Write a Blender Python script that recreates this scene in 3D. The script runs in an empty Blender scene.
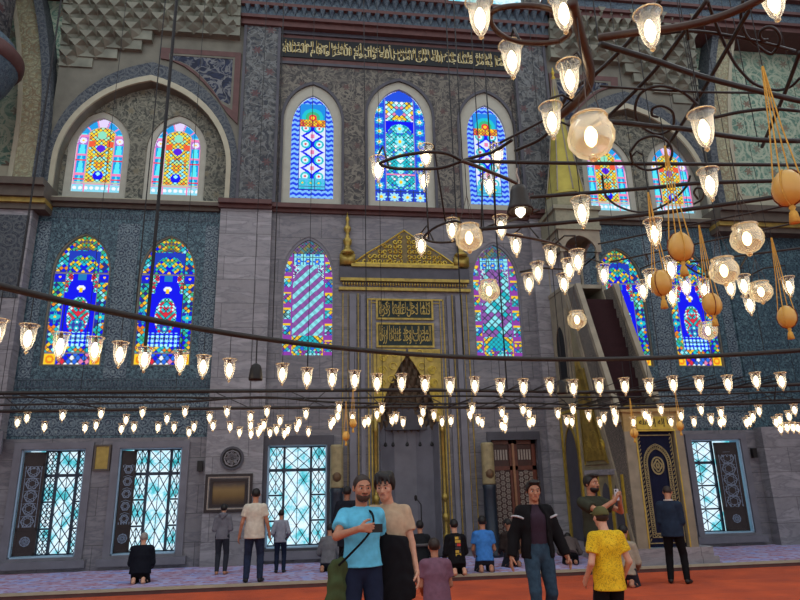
import bpy, bmesh, math, random
import numpy as np
from mathutils import Vector, Matrix
random.seed(7)
RNG = np.random.RandomState(11)
SC = bpy.context.scene
COL = SC.collection
PI = math.pi

# ------------------------------------------------------------------ camera, world, exposure
cam_data = bpy.data.cameras.new('camera')
cam_data.sensor_width = 36.0
cam_data.lens = 36.0 * 638.73 / 800.0
cam_data.clip_end = 200
camera = bpy.data.objects.new('camera', cam_data)
COL.objects.link(camera)
camera.matrix_world = (Matrix.Translation((-2.36, -15.86, 1.74)) @ Matrix.Rotation(math.radians(-7.954), 4, 'Z')
                       @ Matrix.Rotation(math.radians(90 + 16.2), 4, 'X') @ Matrix.Rotation(math.radians(-1.347), 4, 'Z'))
SC.camera = camera

world = bpy.data.worlds.new('daylight_hall')
SC.world = world
world.use_nodes = True
bg = world.node_tree.nodes['Background']
bg.inputs[0].default_value = (0.90, 0.94, 1.0, 1)
bg.inputs[1].default_value = 1.08

SC.view_settings.view_transform = 'Standard'
SC.view_settings.look = 'None'
SC.view_settings.gamma = 1.0
SC.view_settings.exposure = 0.0
SC.view_settings.use_curve_mapping = False


def area_light(name, loc, rot, sx, sy, power, color):
    l = bpy.data.lights.new(name, 'AREA')
    l.shape = 'RECTANGLE'
    l.size, l.size_y, l.energy, l.color = sx, sy, power, color
    o = bpy.data.objects.new(name, l)
    o.location, o.rotation_euler = loc, rot
    COL.objects.link(o)
    return o


# daylight falling in from the rows of dome windows above and to the left of the hall
area_light('dome_window_daylight', (-9.0, -9.0, 17.5), (math.radians(25), math.radians(-18), 0), 7, 3, 260, (0.86, 0.97, 1.0))
area_light('dome_window_daylight', (12.0, -8.0, 17.5), (math.radians(25), math.radians(22), 0), 7, 3, 220, (0.86, 0.97, 1.0))

# ------------------------------------------------------------------ shader helper


class NT:
    """small builder for procedural node materials"""
    def __init__(self, name):
        self.m = bpy.data.materials.new(name)
        self.m.use_nodes = True
        self.t = self.m.node_tree
        self.t.nodes.clear()
        self.out = self.t.nodes.new('ShaderNodeOutputMaterial')

    def n(self, typ, **kw):
        nd = self.t.nodes.new(typ)
        for k, v in kw.items():
            setattr(nd, k, v)
        return nd

    def put(self, sock, v):
        if isinstance(v, bpy.types.NodeSocket):
            self.t.links.new(v, sock)
        elif v is not None:
            if isinstance(v, (tuple, list)) and len(v) == 3 and sock.type == 'RGBA':
                v = (*v, 1)
            sock.default_value = v

    def op(self, o, a, b=None, c=None, clamp=False):
        nd = self.n('ShaderNodeMath', operation=o, use_clamp=clamp)
        for i, v in enumerate((a, b, c)):
            if v is not None:
                self.put(nd.inputs[i], v)
        return nd.outputs[0]

    def coord(self):
        tc = self.n('ShaderNodeTexCoord')
        return tc.outputs['Object']

    def xyz(self, v):
        s = self.n('ShaderNodeSeparateXYZ')
        self.put(s.inputs[0], v)
        return s.outputs

    def comb(self, x, y, z=0.0):
        s = self.n('ShaderNodeCombineXYZ')
        for i, v in enumerate((x, y, z)):
            self.put(s.inputs[i], v)
        return s.outputs[0]

    def scale(self, v, s):
        nd = self.n('ShaderNodeVectorMath', operation='MULTIPLY')
        self.put(nd.inputs[0], v)
        nd.inputs[1].default_value = s if isinstance(s, (tuple, list)) else (s, s, s)
        return nd.outputs[0]

    def noise(self, v, scale=5.0, detail=3.0, rough=0.5, dist=0.0):
        nd = self.n('ShaderNodeTexNoise')
        self.put(nd.inputs['Vector'], v)
        nd.inputs['Scale'].default_value = scale
        nd.inputs['Detail'].default_value = detail
        nd.inputs['Roughness'].default_value = rough
        nd.inputs['Distortion'].default_value = dist
        return nd.outputs[0]

    def voro(self, v, scale=5.0, feature='F1', rnd=1.0, out='Distance'):
        nd = self.n('ShaderNodeTexVoronoi', feature=feature)
        self.put(nd.inputs['Vector'], v)
        nd.inputs['Scale'].default_value = scale
        nd.inputs['Randomness'].default_value = rnd
        return nd.outputs[out]

    def mix(self, f, a, b):
        nd = self.n('ShaderNodeMix', data_type='RGBA')
        self.put(nd.inputs[0], f)
        self.put(nd.inputs[6], a)
        self.put(nd.inputs[7], b)
        return nd.outputs[2]

    def ramp(self, f, stops, interp='LINEAR'):
        nd = self.n('ShaderNodeValToRGB')
        cr = nd.color_ramp
        cr.interpolation = interp
        while len(cr.elements) < len(stops):
            cr.elements.new(0.5)
        for e, (p, c) in zip(cr.elements, stops):
            e.position = p
            e.color = (*c, 1) if len(c) == 3 else c
        self.put(nd.inputs[0], f)
        return nd.outputs[0]

    def less(self, a, b):
        return self.op('LESS_THAN', a, b)

    def band(self, a, c, w):
        """1 where |a-c|<w"""
        return self.op('COMPARE', a, c, w)

    def bsdf(self, color, rough=0.6, metal=0.0, spec=0.3, bump=None, bstr=0.3, bdist=0.01, alpha=None, trans=None, sheen=None):
        b = self.n('ShaderNodeBsdfPrincipled')
        self.put(b.inputs['Base Color'], color)
        self.put(b.inputs['Roughness'], rough)
        b.inputs['Metallic'].default_value = metal
        b.inputs['Specular IOR Level'].default_value = spec
        if sheen:
            b.inputs['Sheen Weight'].default_value = sheen
        if bump is not None:
            bn = self.n('ShaderNodeBump')
            bn.inputs['Strength'].default_value = bstr
            bn.inputs['Distance'].default_value = bdist
            self.put(bn.inputs['Height'], bump)
            self.t.links.new(bn.outputs[0], b.inputs['Normal'])
        if trans is not None:
            b.inputs['Transmission Weight'].default_value = trans
        self.t.links.new(b.outputs[0], self.out.inputs[0])
        return self.m

    def emit(self, color, strength):
        e = self.n('ShaderNodeEmission')
        self.put(e.inputs[0], color)
        self.put(e.inputs[1], strength)
        self.t.links.new(e.outputs[0], self.out.inputs[0])
        return self.m


def S(r, g, b):
    """sRGB 0-255 -> linear"""
    f = lambda c: c / 12.92 if c <= 0.04045 else ((c + 0.055) / 1.055) ** 2.4
    return tuple(f(v / 255.0) for v in (r, g, b))


def plain(name, rgb, rough=0.7, metal=0.0, spec=0.3, var=0.12, scale=14.0, bstr=0.0, sheen=None):
    t = NT(name)
    nz = t.noise(t.coord(), scale, 4)
    a = tuple(c * (1 - var) for c in rgb)
    b = tuple(min(1, c * (1 + var)) for c in rgb)
    col = t.ramp(nz, [(0.3, a), (0.7, b)])
    return t.bsdf(col, rough, metal, spec, bump=nz if bstr else None, bstr=bstr, sheen=sheen)


def marble(name, base, vein, joint, bw=1.1, bh=0.62, k=1.0):
    t = NT(name)
    co = t.coord()
    x, y, z = t.xyz(co)
    uv = t.comb(t.op('ADD', x, y), z)
    n1 = t.noise(t.scale(co, (0.7, 0.7, 2.6)), 1.6, 6, 0.6, 0.8)
    n2 = t.noise(co, 9.0, 5, 0.6)
    v = t.op('ABSOLUTE', t.op('SUBTRACT', n1, 0.5))
    vm = t.ramp(v, [(0.0, (1, 1, 1)), (0.05, (0.25, 0.25, 0.25)), (0.14, (0, 0, 0))])
    lo, hi = tuple(c * 0.80 for c in base), tuple(c * 1.18 for c in base)
    col = t.ramp(t.op('ADD', t.op('MULTIPLY', n1, 0.7), t.op('MULTIPLY', n2, 0.3)), [(0.35, lo), (0.65, hi)])
    col = t.mix(t.op('MULTIPLY', vm, 0.6 * k), col, vein)
    br = t.n('ShaderNodeTexBrick')
    t.put(br.inputs['Vector'], uv)
    br.inputs['Scale'].default_value = 1.0
    br.inputs['Brick Width'].default_value = bw
    br.inputs['Row Height'].default_value = bh
    br.inputs['Mortar Size'].default_value = 0.008
    br.inputs['Color1'].default_value = (1, 1, 1, 1)
    br.inputs['Color2'].default_value = (0.86, 0.86, 0.86, 1)
    br.inputs['Mortar'].default_value = (0.45, 0.45, 0.45, 1)
    mm = t.n('ShaderNodeMix', data_type='RGBA', blend_type='MULTIPLY')
    mm.inputs[0].default_value = 1.0
    t.put(mm.inputs[6], col)
    t.put(mm.inputs[7], br.outputs[0])
    return t.bsdf(mm.outputs[2], 0.42, 0, 0.35, bump=br.outputs['Fac'], bstr=0.2)


def arabesque(name, ground, line, accent, cell=0.42, w=0.05, dens=1.0, accent2=None, rough=0.7, aniso=1.0, rings=False):
    """painted scrolls and rosettes on plaster or tiles, on the vertical plane x-z"""
    t = NT(name)
    co = t.coord()
    x, y, z = t.xyz(co)
    wob = t.noise(co, 3.2 / cell * 0.4, 2)
    u = t.op('DIVIDE', t.op('ADD', t.op('ADD', x, y), t.op('MULTIPLY', t.op('SUBTRACT', wob, 0.5), cell * 0.25)), cell)
    v = t.op('DIVIDE', z, cell * aniso)
    row = t.op('FLOOR', v)
    uo = t.op('ADD', u, t.op('MULTIPLY', row, 0.5))
    fu = t.op('SUBTRACT', t.op('FRACT', uo), 0.5)
    fv = t.op('SUBTRACT', t.op('FRACT', v), 0.5)
    r = t.op('SQRT', t.op('ADD', t.op('MULTIPLY', fu, fu), t.op('MULTIPLY', fv, fv)))
    a = t.op('ARCTAN2', fv, fu)
    nz = t.noise(co, 1.9 / cell, 2, 0.5, 1.6)
    m1 = t.less(t.op('ABSOLUTE', t.op('SUBTRACT', nz, 0.5)), 0.04)
    blob = t.ramp(t.noise(co, 2.6 / cell, 2, 0.5, 2.2), [(0.47, (0, 0, 0)), (0.53, (1, 1, 1))])
    pet = t.op('ADD', 0.13, t.op('MULTIPLY', t.op('COSINE', t.op('MULTIPLY', a, 6.0)), 0.05))
    m2 = t.less(r, pet)
    ring = t.band(r, 0.42, w * 0.8)
    col = t.mix(t.op('MULTIPLY', blob, 0.85 * dens), ground, line)
    col = t.mix(t.op('MULTIPLY', m1, 0.7 * dens), col, accent2 or line)
    col = t.mix(t.op('MULTIPLY', ring, (0.75 if rings else 0.25) * dens), col, accent2 or line)
    col = t.mix(t.op('MULTIPLY', m2, 0.85 * dens), col, accent)
    big = t.noise(co, 1.1, 3)
    col2 = t.mix(t.ramp(big, [(0.35, (0, 0, 0)), (0.7, (1, 1, 1))]), col, t.mix(0.35, col, ground))
    return t.bsdf(col2, rough, 0, 0.25)


M = {}
M['marble'] = marble('grey_marble', S(120, 118, 122), S(78, 78, 88), (0.2, 0.2, 0.2))
M['marble_light'] = marble('pale_marble', S(142, 140, 144), S(96, 96, 104), (0.2, 0.2, 0.2), 1.6, 0.62)
M['marble_flat'] = plain('grey_marble_slab', S(104, 104, 112), 0.45, 0, 0.35, 0.14, 3.0)
M['marble_warm'] = plain('warm_marble', S(132, 124, 106), 0.5, 0, 0.35, 0.18, 4.0)
M['marble_dark'] = plain('dark_marble', S(66, 66, 74), 0.5, 0, 0.35, 0.2, 4.0)
M['plaster_white'] = plain('white_plaster_frame', S(158, 158, 146), 0.7, 0, 0.3, 0.06, 6.0)
M['tile_blue'] = arabesque('blue_glazed_tiles', S(52, 72, 84), S(20, 32, 48), S(98, 124, 130), 0.26, 0.05, 1.0, S(92, 122, 130), 0.35)
M['tile_border'] = arabesque('pale_scroll_tiles', S(52, 66, 82), S(26, 34, 54), S(126, 142, 144), 0.20, 0.06, 1.0, S(116, 134, 140), 0.35, 1.0, True)
M['paint_grey'] = arabesque('painted_grey_scrolls', S(84, 82, 78), S(46, 46, 50), S(84, 60, 60), 0.62, 0.05, 0.95, S(126, 122, 110))
M['paint_pier'] = arabesque('painted_pier_scrolls', S(80, 82, 82), S(40, 46, 56), S(88, 60, 62), 0.7, 0.06, 1.0, S(116, 120, 120))
M['paint_dark'] = arabesque('painted_tympanum_scrolls', S(98, 98, 88), S(48, 52, 50), S(112, 106, 86), 0.6, 0.05, 0.95, S(136, 136, 120))
M['paint_green'] = arabesque('painted_green_scrolls', S(134, 156, 138), S(78, 118, 106), S(120, 92, 80), 0.8, 0.06, 1.0, S(178, 186, 164), 0.7, 1.0, True)
M['paint_band'] = arabesque('painted_arch_band', S(156, 158, 130), S(112, 110, 92), S(134, 116, 84), 0.45, 0.05, 0.8, S(122, 98, 76), 0.7, 1.0, True)
M['paint_archivolt'] = arabesque('painted_blue_archivolt', S(66, 72, 80), S(40, 46, 58), S(98, 102, 102), 0.34, 0.06, 0.9, S(92, 98, 100), 0.7, 1.0, True)
M['paint_bluepanel'] = arabesque('painted_blue_panel', S(34, 42, 64), S(26, 30, 44), S(84, 88, 94), 0.8, 0.05, 1.0, S(122, 124, 124), 0.7, 0.8)
M['red_brown'] = plain('red_brown_moulding', S(84, 58, 56), 0.6, 0, 0.3, 0.16, 5.0)
M['stone_brown'] = plain('brown_stone', S(84, 76, 68), 0.6, 0, 0.3, 0.16, 5.0)
M['stone_grey'] = plain('grey_carved_stone', S(98, 96, 86), 0.6, 0, 0.3, 0.2, 2.5)
M['muqarnas'] = plain('pale_stalactite_stone', S(112, 114, 102), 0.6, 0, 0.3, 0.3, 2.2)
M['blue_moulding'] = arabesque('blue_moulding_tiles', S(66, 82, 94), S(48, 56, 72), S(94, 106, 110), 0.3, 0.07, 1.0, S(92, 106, 114))
M['cream'] = plain('cream_stone_edge', S(158, 154, 134), 0.6, 0, 0.3, 0.08, 5.0)
M['gold'] = plain('gilded_carving', S(152, 130, 62), 0.42, 0.55, 0.5, 0.3, 9.0)
M['gold_bright'] = plain('bright_gilding', S(186, 160, 60), 0.38, 0.5, 0.5, 0.2, 9.0)
M['gold_flat'] = plain('gold_paint', S(158, 136, 70), 0.5, 0.35, 0.4, 0.2, 9.0)
M['bronze'] = plain('dark_bronze_iron', S(40, 36, 34), 0.5, 0.4, 0.5, 0.2, 9.0)
M['bronze_warm'] = plain('warm_bronze', S(66, 50, 42), 0.45, 0.5, 0.5, 0.2, 9.0)
M['cable'] = plain('black_cable', S(26, 26, 28), 0.6, 0, 0.3, 0.1)
M['black_text'] = plain('black_panel', S(14, 18, 22), 0.5, 0, 0.3, 0.1)
M['green_text'] = plain('dark_green_panel', S(18, 34, 30), 0.5, 0, 0.3, 0.1)
M['lead'] = plain('dark_window_frame', S(52, 62, 76), 0.55, 0.1, 0.3, 0.1)
M['wood_dark'] = plain('dark_shutter_wood', S(46, 38, 38), 0.5, 0, 0.3, 0.2, 8.0)
M['wood_red'] = plain('red_brown_wood', S(62, 30, 22), 0.42, 0, 0.4, 0.22, 8.0)
M['pearl'] = plain('mother_of_pearl_inlay', S(112, 128, 150), 0.35, 0, 0.6, 0.2, 30.0)
M['pearl_warm'] = plain('ivory_inlay', S(150, 138, 126), 0.35, 0, 0.6, 0.2, 30.0)
M['jamb'] = plain('window_jamb_paint', S(150, 178, 200), 0.6, 0, 0.3, 0.06, 6.0)
M['soot'] = plain('black_metal_housing', S(30, 28, 28), 0.5, 0.3, 0.4, 0.1)


def carpet_red():
    t = NT('orange_red_carpet')
    co = t.coord()
    x, y, z = t.xyz(co)
    n = t.noise(co, 1.3, 3)
    f = t.noise(co, 160.0, 2)
    ln = t.op('ABSOLUTE', t.op('SUBTRACT', t.op('FRACT', t.op('DIVIDE', y, 1.25)), 0.5))
    col = t.ramp(n, [(0.3, S(168, 60, 20)), (0.7, S(206, 80, 24))])
    scr = t.less(t.voro(co, 3.2, 'F1', 0.3), 0.16)
    col = t.mix(t.op('MULTIPLY', scr, 0.25), col, S(128, 40, 28))
    col = t.mix(t.op('MULTIPLY', t.less(ln, 0.02), 0.4), col, S(140, 48, 30))
    return t.bsdf(col, 0.95, 0, 0.05, bump=f, bstr=0.35, bdist=0.01, sheen=0.1)


def carpet_painted_light():
    t = NT('patterned_carpet_painted_light')
    co = t.coord()
    x, y, z = t.xyz(co)
    n = t.noise(t.scale(co, (1, 2.4, 1)), 1.8, 3, 0.6)
    v = t.voro(t.scale(co, (1, 1.4, 1)), 2.6, 'F1', 0.5)
    v2 = t.voro(t.scale(co, (1, 1.4, 1)), 9.0, 'F1', 0.7)
    col = t.ramp(n, [(0.33, S(172, 132, 152)), (0.5, S(176, 170, 204)), (0.66, S(142, 158, 216))])  # lilac and blue: window light on the red carpet, painted into its colour
    col = t.mix(t.op('MULTIPLY', t.band(v, 0.32, 0.07), 0.6), col, S(150, 84, 92))
    col = t.mix(t.op('MULTIPLY', t.less(v2, 0.26), 0.4), col, S(96, 104, 150))
    f = t.noise(co, 160.0, 2)
    return t.bsdf(col, 0.95, 0, 0.05, bump=f, bstr=0.3, bdist=0.01)


M['carpet_red'] = carpet_red()
M['carpet_painted_light'] = carpet_painted_light()


def attr_emission(name, strength):
    t = NT(name)
    a = t.n('ShaderNodeAttribute', attribute_type='GEOMETRY', attribute_name='Glass')
    return t.emit(a.outputs['Color'], strength)


M['stained'] = attr_emission('backlit_stained_glass', 1.0)


def bright_glass():
    t = NT('daylit_window_glass')
    co = t.coord()
    n = t.noise(co, 2.6, 5, 0.65)
    col = t.ramp(n, [(0.28, S(26, 144, 150)), (0.40, S(96, 200, 216)), (0.5, S(200, 236, 252)), (0.60, S(226, 244, 255)), (0.74, S(60, 176, 190))])
    return t.emit(col, 1.15)


M['daylit'] = bright_glass()


def glass_mat(name, tint, rough=0.05, clear=0.78, em=0.0):
    t = NT(name)
    tr = t.n('ShaderNodeBsdfTransparent')
    tr.inputs[0].default_value = (*tint, 1)
    gl = t.n('ShaderNodeBsdfGlossy')
    gl.inputs[0].default_value = (1, 0.93, 0.82, 1)
    gl.inputs[1].default_value = rough
    df = t.n('ShaderNodeBsdfTranslucent')
    df.inputs[0].default_value = (*tint, 1)
    lw = t.n('ShaderNodeLayerWeight')
    lw.inputs[0].default_value = 0.45
    fac = t.op('ADD', t.op('MULTIPLY', lw.outputs['Facing'], 0.5), 1 - clear - 0.08, clamp=True)
    m0 = t.n('ShaderNodeMixShader')
    m0.inputs[0].default_value = 0.5
    t.t.links.new(gl.outputs[0], m0.inputs[1])
    t.t.links.new(df.outputs[0], m0.inputs[2])
    m1 = t.n('ShaderNodeMixShader')
    t.t.links.new(fac, m1.inputs[0])
    t.t.links.new(tr.outputs[0], m1.inputs[1])
    t.t.links.new(m0.outputs[0], m1.inputs[2])
    t.t.links.new(m1.outputs[0], t.out.inputs[0])
    return t.m


M['lamp_glass'] = glass_mat('clear_lamp_glass', (0.97, 0.92, 0.84))
M['globe_glass'] = glass_mat('amber_tinted_globe_glass', (0.96, 0.84, 0.62), 0.08, 0.62)
M['bulb'] = NT('lit_bulb').emit((1.0, 0.86, 0.60), 9.0)
M['egg'] = plain('amber_egg_shell', S(206, 160, 74), 0.35, 0, 0.5, 0.06, 8.0)
M['egg_band'] = plain('dark_red_cord', S(110, 44, 24), 0.6, 0, 0.3, 0.1)
M['tassel'] = plain('yellow_tassel', S(206, 160, 74), 0.8, 0, 0.2, 0.15, 40.0)

# ------------------------------------------------------------------ geometry helpers


def meta(o, label=None, cat=None, group=None, kind=None):
    if label: o['label'] = label
    if cat: o['category'] = cat
    if group: o['group'] = group
    if kind: o['kind'] = kind
    return o


def empty(name, loc=(0, 0, 0), rz=0.0, label=None, cat=None, group=None, kind=None):
    o = bpy.data.objects.new(name, None)
    o.empty_display_size = 0.1
    o.location, o.rotation_euler = loc, (0, 0, rz)
    COL.objects.link(o)
    return meta(o, label, cat, group, kind)


def mesh_obj(name, verts, faces, mats, parent=None, smooth=False, midx=None):
    me = bpy.data.meshes.new(name)
    me.from_pydata([tuple(v) for v in verts], [], faces)
    for m in (mats if isinstance(mats, (list, tuple)) else [mats]):
        me.materials.append(m)
    if midx is not None:
        me.polygons.foreach_set('material_index', midx)
    if smooth:
        me.polygons.foreach_set('use_smooth', [True] * len(me.polygons))
    me.update()
    o = bpy.data.objects.new(name, me)
    COL.objects.link(o)
    if parent is not None:
        o.parent = parent
    return o


class MB:
    def __init__(self):
        self.v, self.f, self.mi = [], [], []
        self.cur = 0

    def add(self, vs, fs):
        b = len(self.v)
        self.v += [tuple(p) for p in vs]
        self.f += [tuple(i + b for i in f) for f in fs]
        self.mi += [self.cur] * len(fs)
        return self

    def box(self, x0, x1, y0, y1, z0, z1):
        vs = [(x, y, z) for z in (z0, z1) for y in (y0, y1) for x in (x0, x1)]
        return self.add(vs, [(0, 2, 3, 1), (4, 5, 7, 6), (0, 1, 5, 4), (2, 6, 7, 3), (0, 4, 6, 2), (1, 3, 7, 5)])

    def bar(self, a, b, w, d=None, up=(0, 1, 0)):
        """a rectangular bar from a to b, w across, d along up"""
        d = w if d is None else d
        a, b = Vector(a), Vector(b)
        t = (b - a).normalized()
        s = t.cross(Vector(up))
        if s.length < 1e-4:
            s = t.cross(Vector((0, 0, 1)))
        s.normalize()
        n = s.cross(t).normalized()
        s *= w / 2
        n *= d / 2
        vs = [p + i * s + j * n for p in (a, b) for i, j in ((-1, -1), (1, -1), (1, 1), (-1, 1))]
        return self.add(vs, [(0, 1, 2, 3), (7, 6, 5, 4), (0, 4, 5, 1), (1, 5, 6, 2), (2, 6, 7, 3), (3, 7, 4, 0)])

    def tube(self, pts, r, n=6, closed=False):
        pts = [Vector(p) for p in pts]
        if not hasattr(r, '__len__'):
            r = [r] * len(pts)
        N = len(pts)
        vs = []
        prev = None
        for i, p in enumerate(pts):
            t = (pts[(i + 1) % N] - pts[i - 1]) if (closed or 0 < i < N - 1) else (pts[1] - pts[0] if i == 0 else pts[-1] - pts[-2])
            if t.length < 1e-9:
                t = Vector((0, 0, 1))
            t.normalize()
            if prev is None:
                s = t.cross(Vector((0, 0, 1)))
                if s.length < 0.1:
                    s = t.cross(Vector((1, 0, 0)))
            else:
                s = prev - t * prev.dot(t)
            s.normalize()
            prev = s
            u = t.cross(s)
            for k in range(n):
                a = 2 * PI * k / n
                vs.append(p + (s * math.cos(a) + u * math.sin(a)) * r[i])
        fs = []
        for i in range(N if closed else N - 1):
            j = (i + 1) % N
            for k in range(n):
                k2 = (k + 1) % n
                fs.append((i * n + k, i * n + k2, j * n + k2, j * n + k))
        if not closed:
            fs.append(tuple(range(n))[::-1])
            fs.append(tuple((N - 1) * n + k for k in range(n)))
        return self.add(vs, fs)

    def lathe(self, prof, n=12, c=(0, 0, 0), caps=True, flute=0):
        vs, fs = [], []
        for r, z in prof:
            for k in range(n):
                a = 2 * PI * k / n
                rr = r * (1 + (0.05 * math.cos(flute * a) if flute else 0))
                vs.append((c[0] + rr * math.cos(a), c[1] + rr * math.sin(a), c[2] + z))
        for i in range(len(prof) - 1):
            for k in range(n):
                k2 = (k + 1) % n
                fs.append((i * n + k, i * n + k2, (i + 1) * n + k2, (i + 1) * n + k))
        if caps:
            fs.append(tuple(range(n))[::-1])
            fs.append(tuple((len(prof) - 1) * n + k for k in range(n)))
        return self.add(vs, fs)

    def build(self, name, mats, parent=None, smooth=False):
        return mesh_obj(name, self.v, self.f, mats, parent, smooth, self.mi)


def plate_data(outlines, y0, y1):
    """polygon outlines in x-z (first outer, then holes) extruded between y0 and y1; returns verts, faces"""
    cu = bpy.data.curves.new('tmp', 'CURVE')
    cu.dimensions = '2D'
    cu.fill_mode = 'BOTH'
    cu.extrude = abs(y1 - y0) / 2
    for ol in outlines:
        sp = cu.splines.new('POLY')
        sp.points.add(len(ol) - 1)
        for i, (x, z) in enumerate(ol):
            sp.points[i].co = (x, z, 0, 1)
        sp.use_cyclic_u = True
    o = bpy.data.objects.new('tmp', cu)
    COL.objects.link(o)
    dg = bpy.context.evaluated_depsgraph_get()
    me = bpy.data.meshes.new_from_object(o.evaluated_get(dg))
    ym = (y0 + y1) / 2
    vs = [(v.co.x, ym - v.co.z, v.co.y) for v in me.vertices]
    fs = [tuple(p.vertices) for p in me.polygons]
    bpy.data.objects.remove(o)
    bpy.data.curves.remove(cu)
    bpy.data.meshes.remove(me)
    return vs, fs


def plate(name, outlines, y0, y1, mat, parent=None):
    vs, fs = plate_data(outlines, y0, y1)
    return mesh_obj(name, vs, fs, mat, parent)


def rect(x0, x1, z0, z1):
    return [(x0, z0), (x1, z0), (x1, z1), (x0, z1)]


def arch(x0, x1, z0, zs, za, n=11, point=0.17):
    """pointed arch outline: sides up to zs, apex at za"""
    cx, hw, h = (x0 + x1) / 2, (x1 - x0) / 2, za - zs
    right = []
    for i in range(n + 1):
        a = i / n * PI / 2
        x = math.cos(a) ** 0.86 if i < n else 0.0
        z = math.sin(a)
        z = z * (1 - point) + (1 - x) * point * (0.75 + 0.25 * (1 - x))
        right.append((x * hw, z * h))
    pts = [(x0, z0), (x1, z0)]
    pts += [(cx + x, zs + z) for x, z in right]
    pts += [(cx - x, zs + z) for x, z in reversed(right[:-1])]
    return pts


def dup(o, parent=None):
    c = o.copy()
    COL.objects.link(c)
    if parent is not None:
        c.parent = parent
    for ch in list(o.children):
        if ch.name in COL.objects:
            dup(ch, c)
    return c


# ---- Arabic letters, joined by hand (isolated, final, initial, medial forms)
AR = {'ا': ('\ufe8d', '\ufe8e', None, None), 'أ': ('\ufe83', '\ufe84', None, None), 'إ': ('\ufe87', '\ufe88', None, None),
      'آ': ('\ufe81', '\ufe82', None, None), 'د': ('\ufea9', '\ufeaa', None, None), 'ذ': ('\ufeab', '\ufeac', None, None),
      'ر': ('\ufead', '\ufeae', None, None), 'ز': ('\ufeaf', '\ufeb0', None, None), 'و': ('\ufeed', '\ufeee', None, None),
      'ة': ('\ufe93', '\ufe94', None, None), 'ى': ('\ufeef', '\ufef0', None, None),
      'ب': ('\ufe8f', '\ufe90', '\ufe91', '\ufe92'), 'ت': ('\ufe95', '\ufe96', '\ufe97', '\ufe98'), 'ج': ('\ufe9d', '\ufe9e', '\ufe9f', '\ufea0'),
      'ح': ('\ufea1', '\ufea2', '\ufea3', '\ufea4'), 'خ': ('\ufea5', '\ufea6', '\ufea7', '\ufea8'), 'س': ('\ufeb1', '\ufeb2', '\ufeb3', '\ufeb4'),
      'ش': ('\ufeb5', '\ufeb6', '\ufeb7', '\ufeb8'), 'ص': ('\ufeb9', '\ufeba', '\ufebb', '\ufebc'), 'ط': ('\ufec1', '\ufec2', '\ufec3', '\ufec4'),
      'ع': ('\ufec9', '\ufeca', '\ufecb', '\ufecc'), 'ف': ('\ufed1', '\ufed2', '\ufed3', '\ufed4'), 'ق': ('\ufed5', '\ufed6', '\ufed7', '\ufed8'),
      'ك': ('\ufed9', '\ufeda', '\ufedb', '\ufedc'), 'ل': ('\ufedd', '\ufede', '\ufedf', '\ufee0'), 'م': ('\ufee1', '\ufee2', '\ufee3', '\ufee4'),
      'ن': ('\ufee5', '\ufee6', '\ufee7', '\ufee8'), 'ه': ('\ufee9', '\ufeea', '\ufeeb', '\ufeec'), 'ي': ('\ufef1', '\ufef2', '\ufef3', '\ufef4')}


def shape_arabic(s):
    out = []
    for i, c in enumerate(s):
        if c not in AR:
            out.append(c)
            continue
        iso, fin, ini, med = AR[c]
        pv = i > 0 and s[i - 1] in AR and AR[s[i - 1]][2] is not None
        nx = i + 1 < len(s) and s[i + 1] in AR and ini is not None
        out.append(med if pv and nx else fin if pv else ini if nx else iso)
    return ''.join(reversed(out))


def lettering(name, text, x0, x1, z0, z1, y, mat, parent=None, thick=0.006, arabic=True, bold=0.0):
    cu = bpy.data.curves.new('tmp', 'FONT')
    cu.body = shape_arabic(text) if arabic else text
    cu.size = 1.0
    cu.extrude = thick
    cu.offset = bold
    cu.resolution_u = 2
    o = bpy.data.objects.new('tmp', cu)
    COL.objects.link(o)
    dg = bpy.context.evaluated_depsgraph_get()
    me = bpy.data.meshes.new_from_object(o.evaluated_get(dg))
    bpy.data.objects.remove(o)
    xs = [v.co.x for v in me.vertices]
    ys = [v.co.y for v in me.vertices]
    ax, bx, ay, by = min(xs), max(xs), min(ys), max(ys)
    vs = [(x0 + (v.co.x - ax) / (bx - ax) * (x1 - x0), y - v.co.z, z0 + (v.co.y - ay) / (by - ay) * (z1 - z0)) for v in me.vertices]
    fs = [tuple(p.vertices) for p in me.polygons]
    bpy.data.meshes.remove(me)
    return mesh_obj(name, vs, fs, mat, parent)


def join_data(parts):
    vs, fs = [], []
    for v, f in parts:
        b = len(vs)
        vs += list(v)
        fs += [tuple(i + b for i in q) for q in f]
    return vs, fs
# ================================================================== THE SETTING
PLAT = 0.10
mesh_obj('floor', [(-22, -24, 0), (22, -24, 0), (22, -3.0, 0), (-22, -3.0, 0)], [(0, 1, 2, 3)], M['carpet_red'])['kind'] = 'structure'
b = MB().box(-14, 14, -3.08, 1.2, -0.05, PLAT)
b.build('floor', M['carpet_painted_light'])['kind'] = 'structure'
MB().box(-14, 14, -3.12, -3.08, -0.02, PLAT - 0.035).build('trim_1', M['red_brown'])['kind'] = 'structure'
b = MB().box(-14, 14, -3.14, -3.08, PLAT - 0.035, PLAT + 0.012)
b.build('trim_1', M['cream'])['kind'] = 'structure'


def struct(o):
    o['kind'] = 'structure'
    return o


WING_LOW = {-1: [(-8.87, -7.49), (-6.75, -5.36)], 1: [(5.36, 6.75), (7.41, 8.80)]}
A_WIN = [(-8.08), (-6.02), (6.02), (8.08)]
B_WIN = [-2.52, 2.46]
DK = 1.0126
D_WIN = [-2.36 + (x + 2.36) * DK for x in (-8.02, -6.06, 6.06, 8.06)]
dz = lambda z: 1.74 + (z - 1.74) * DK

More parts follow.
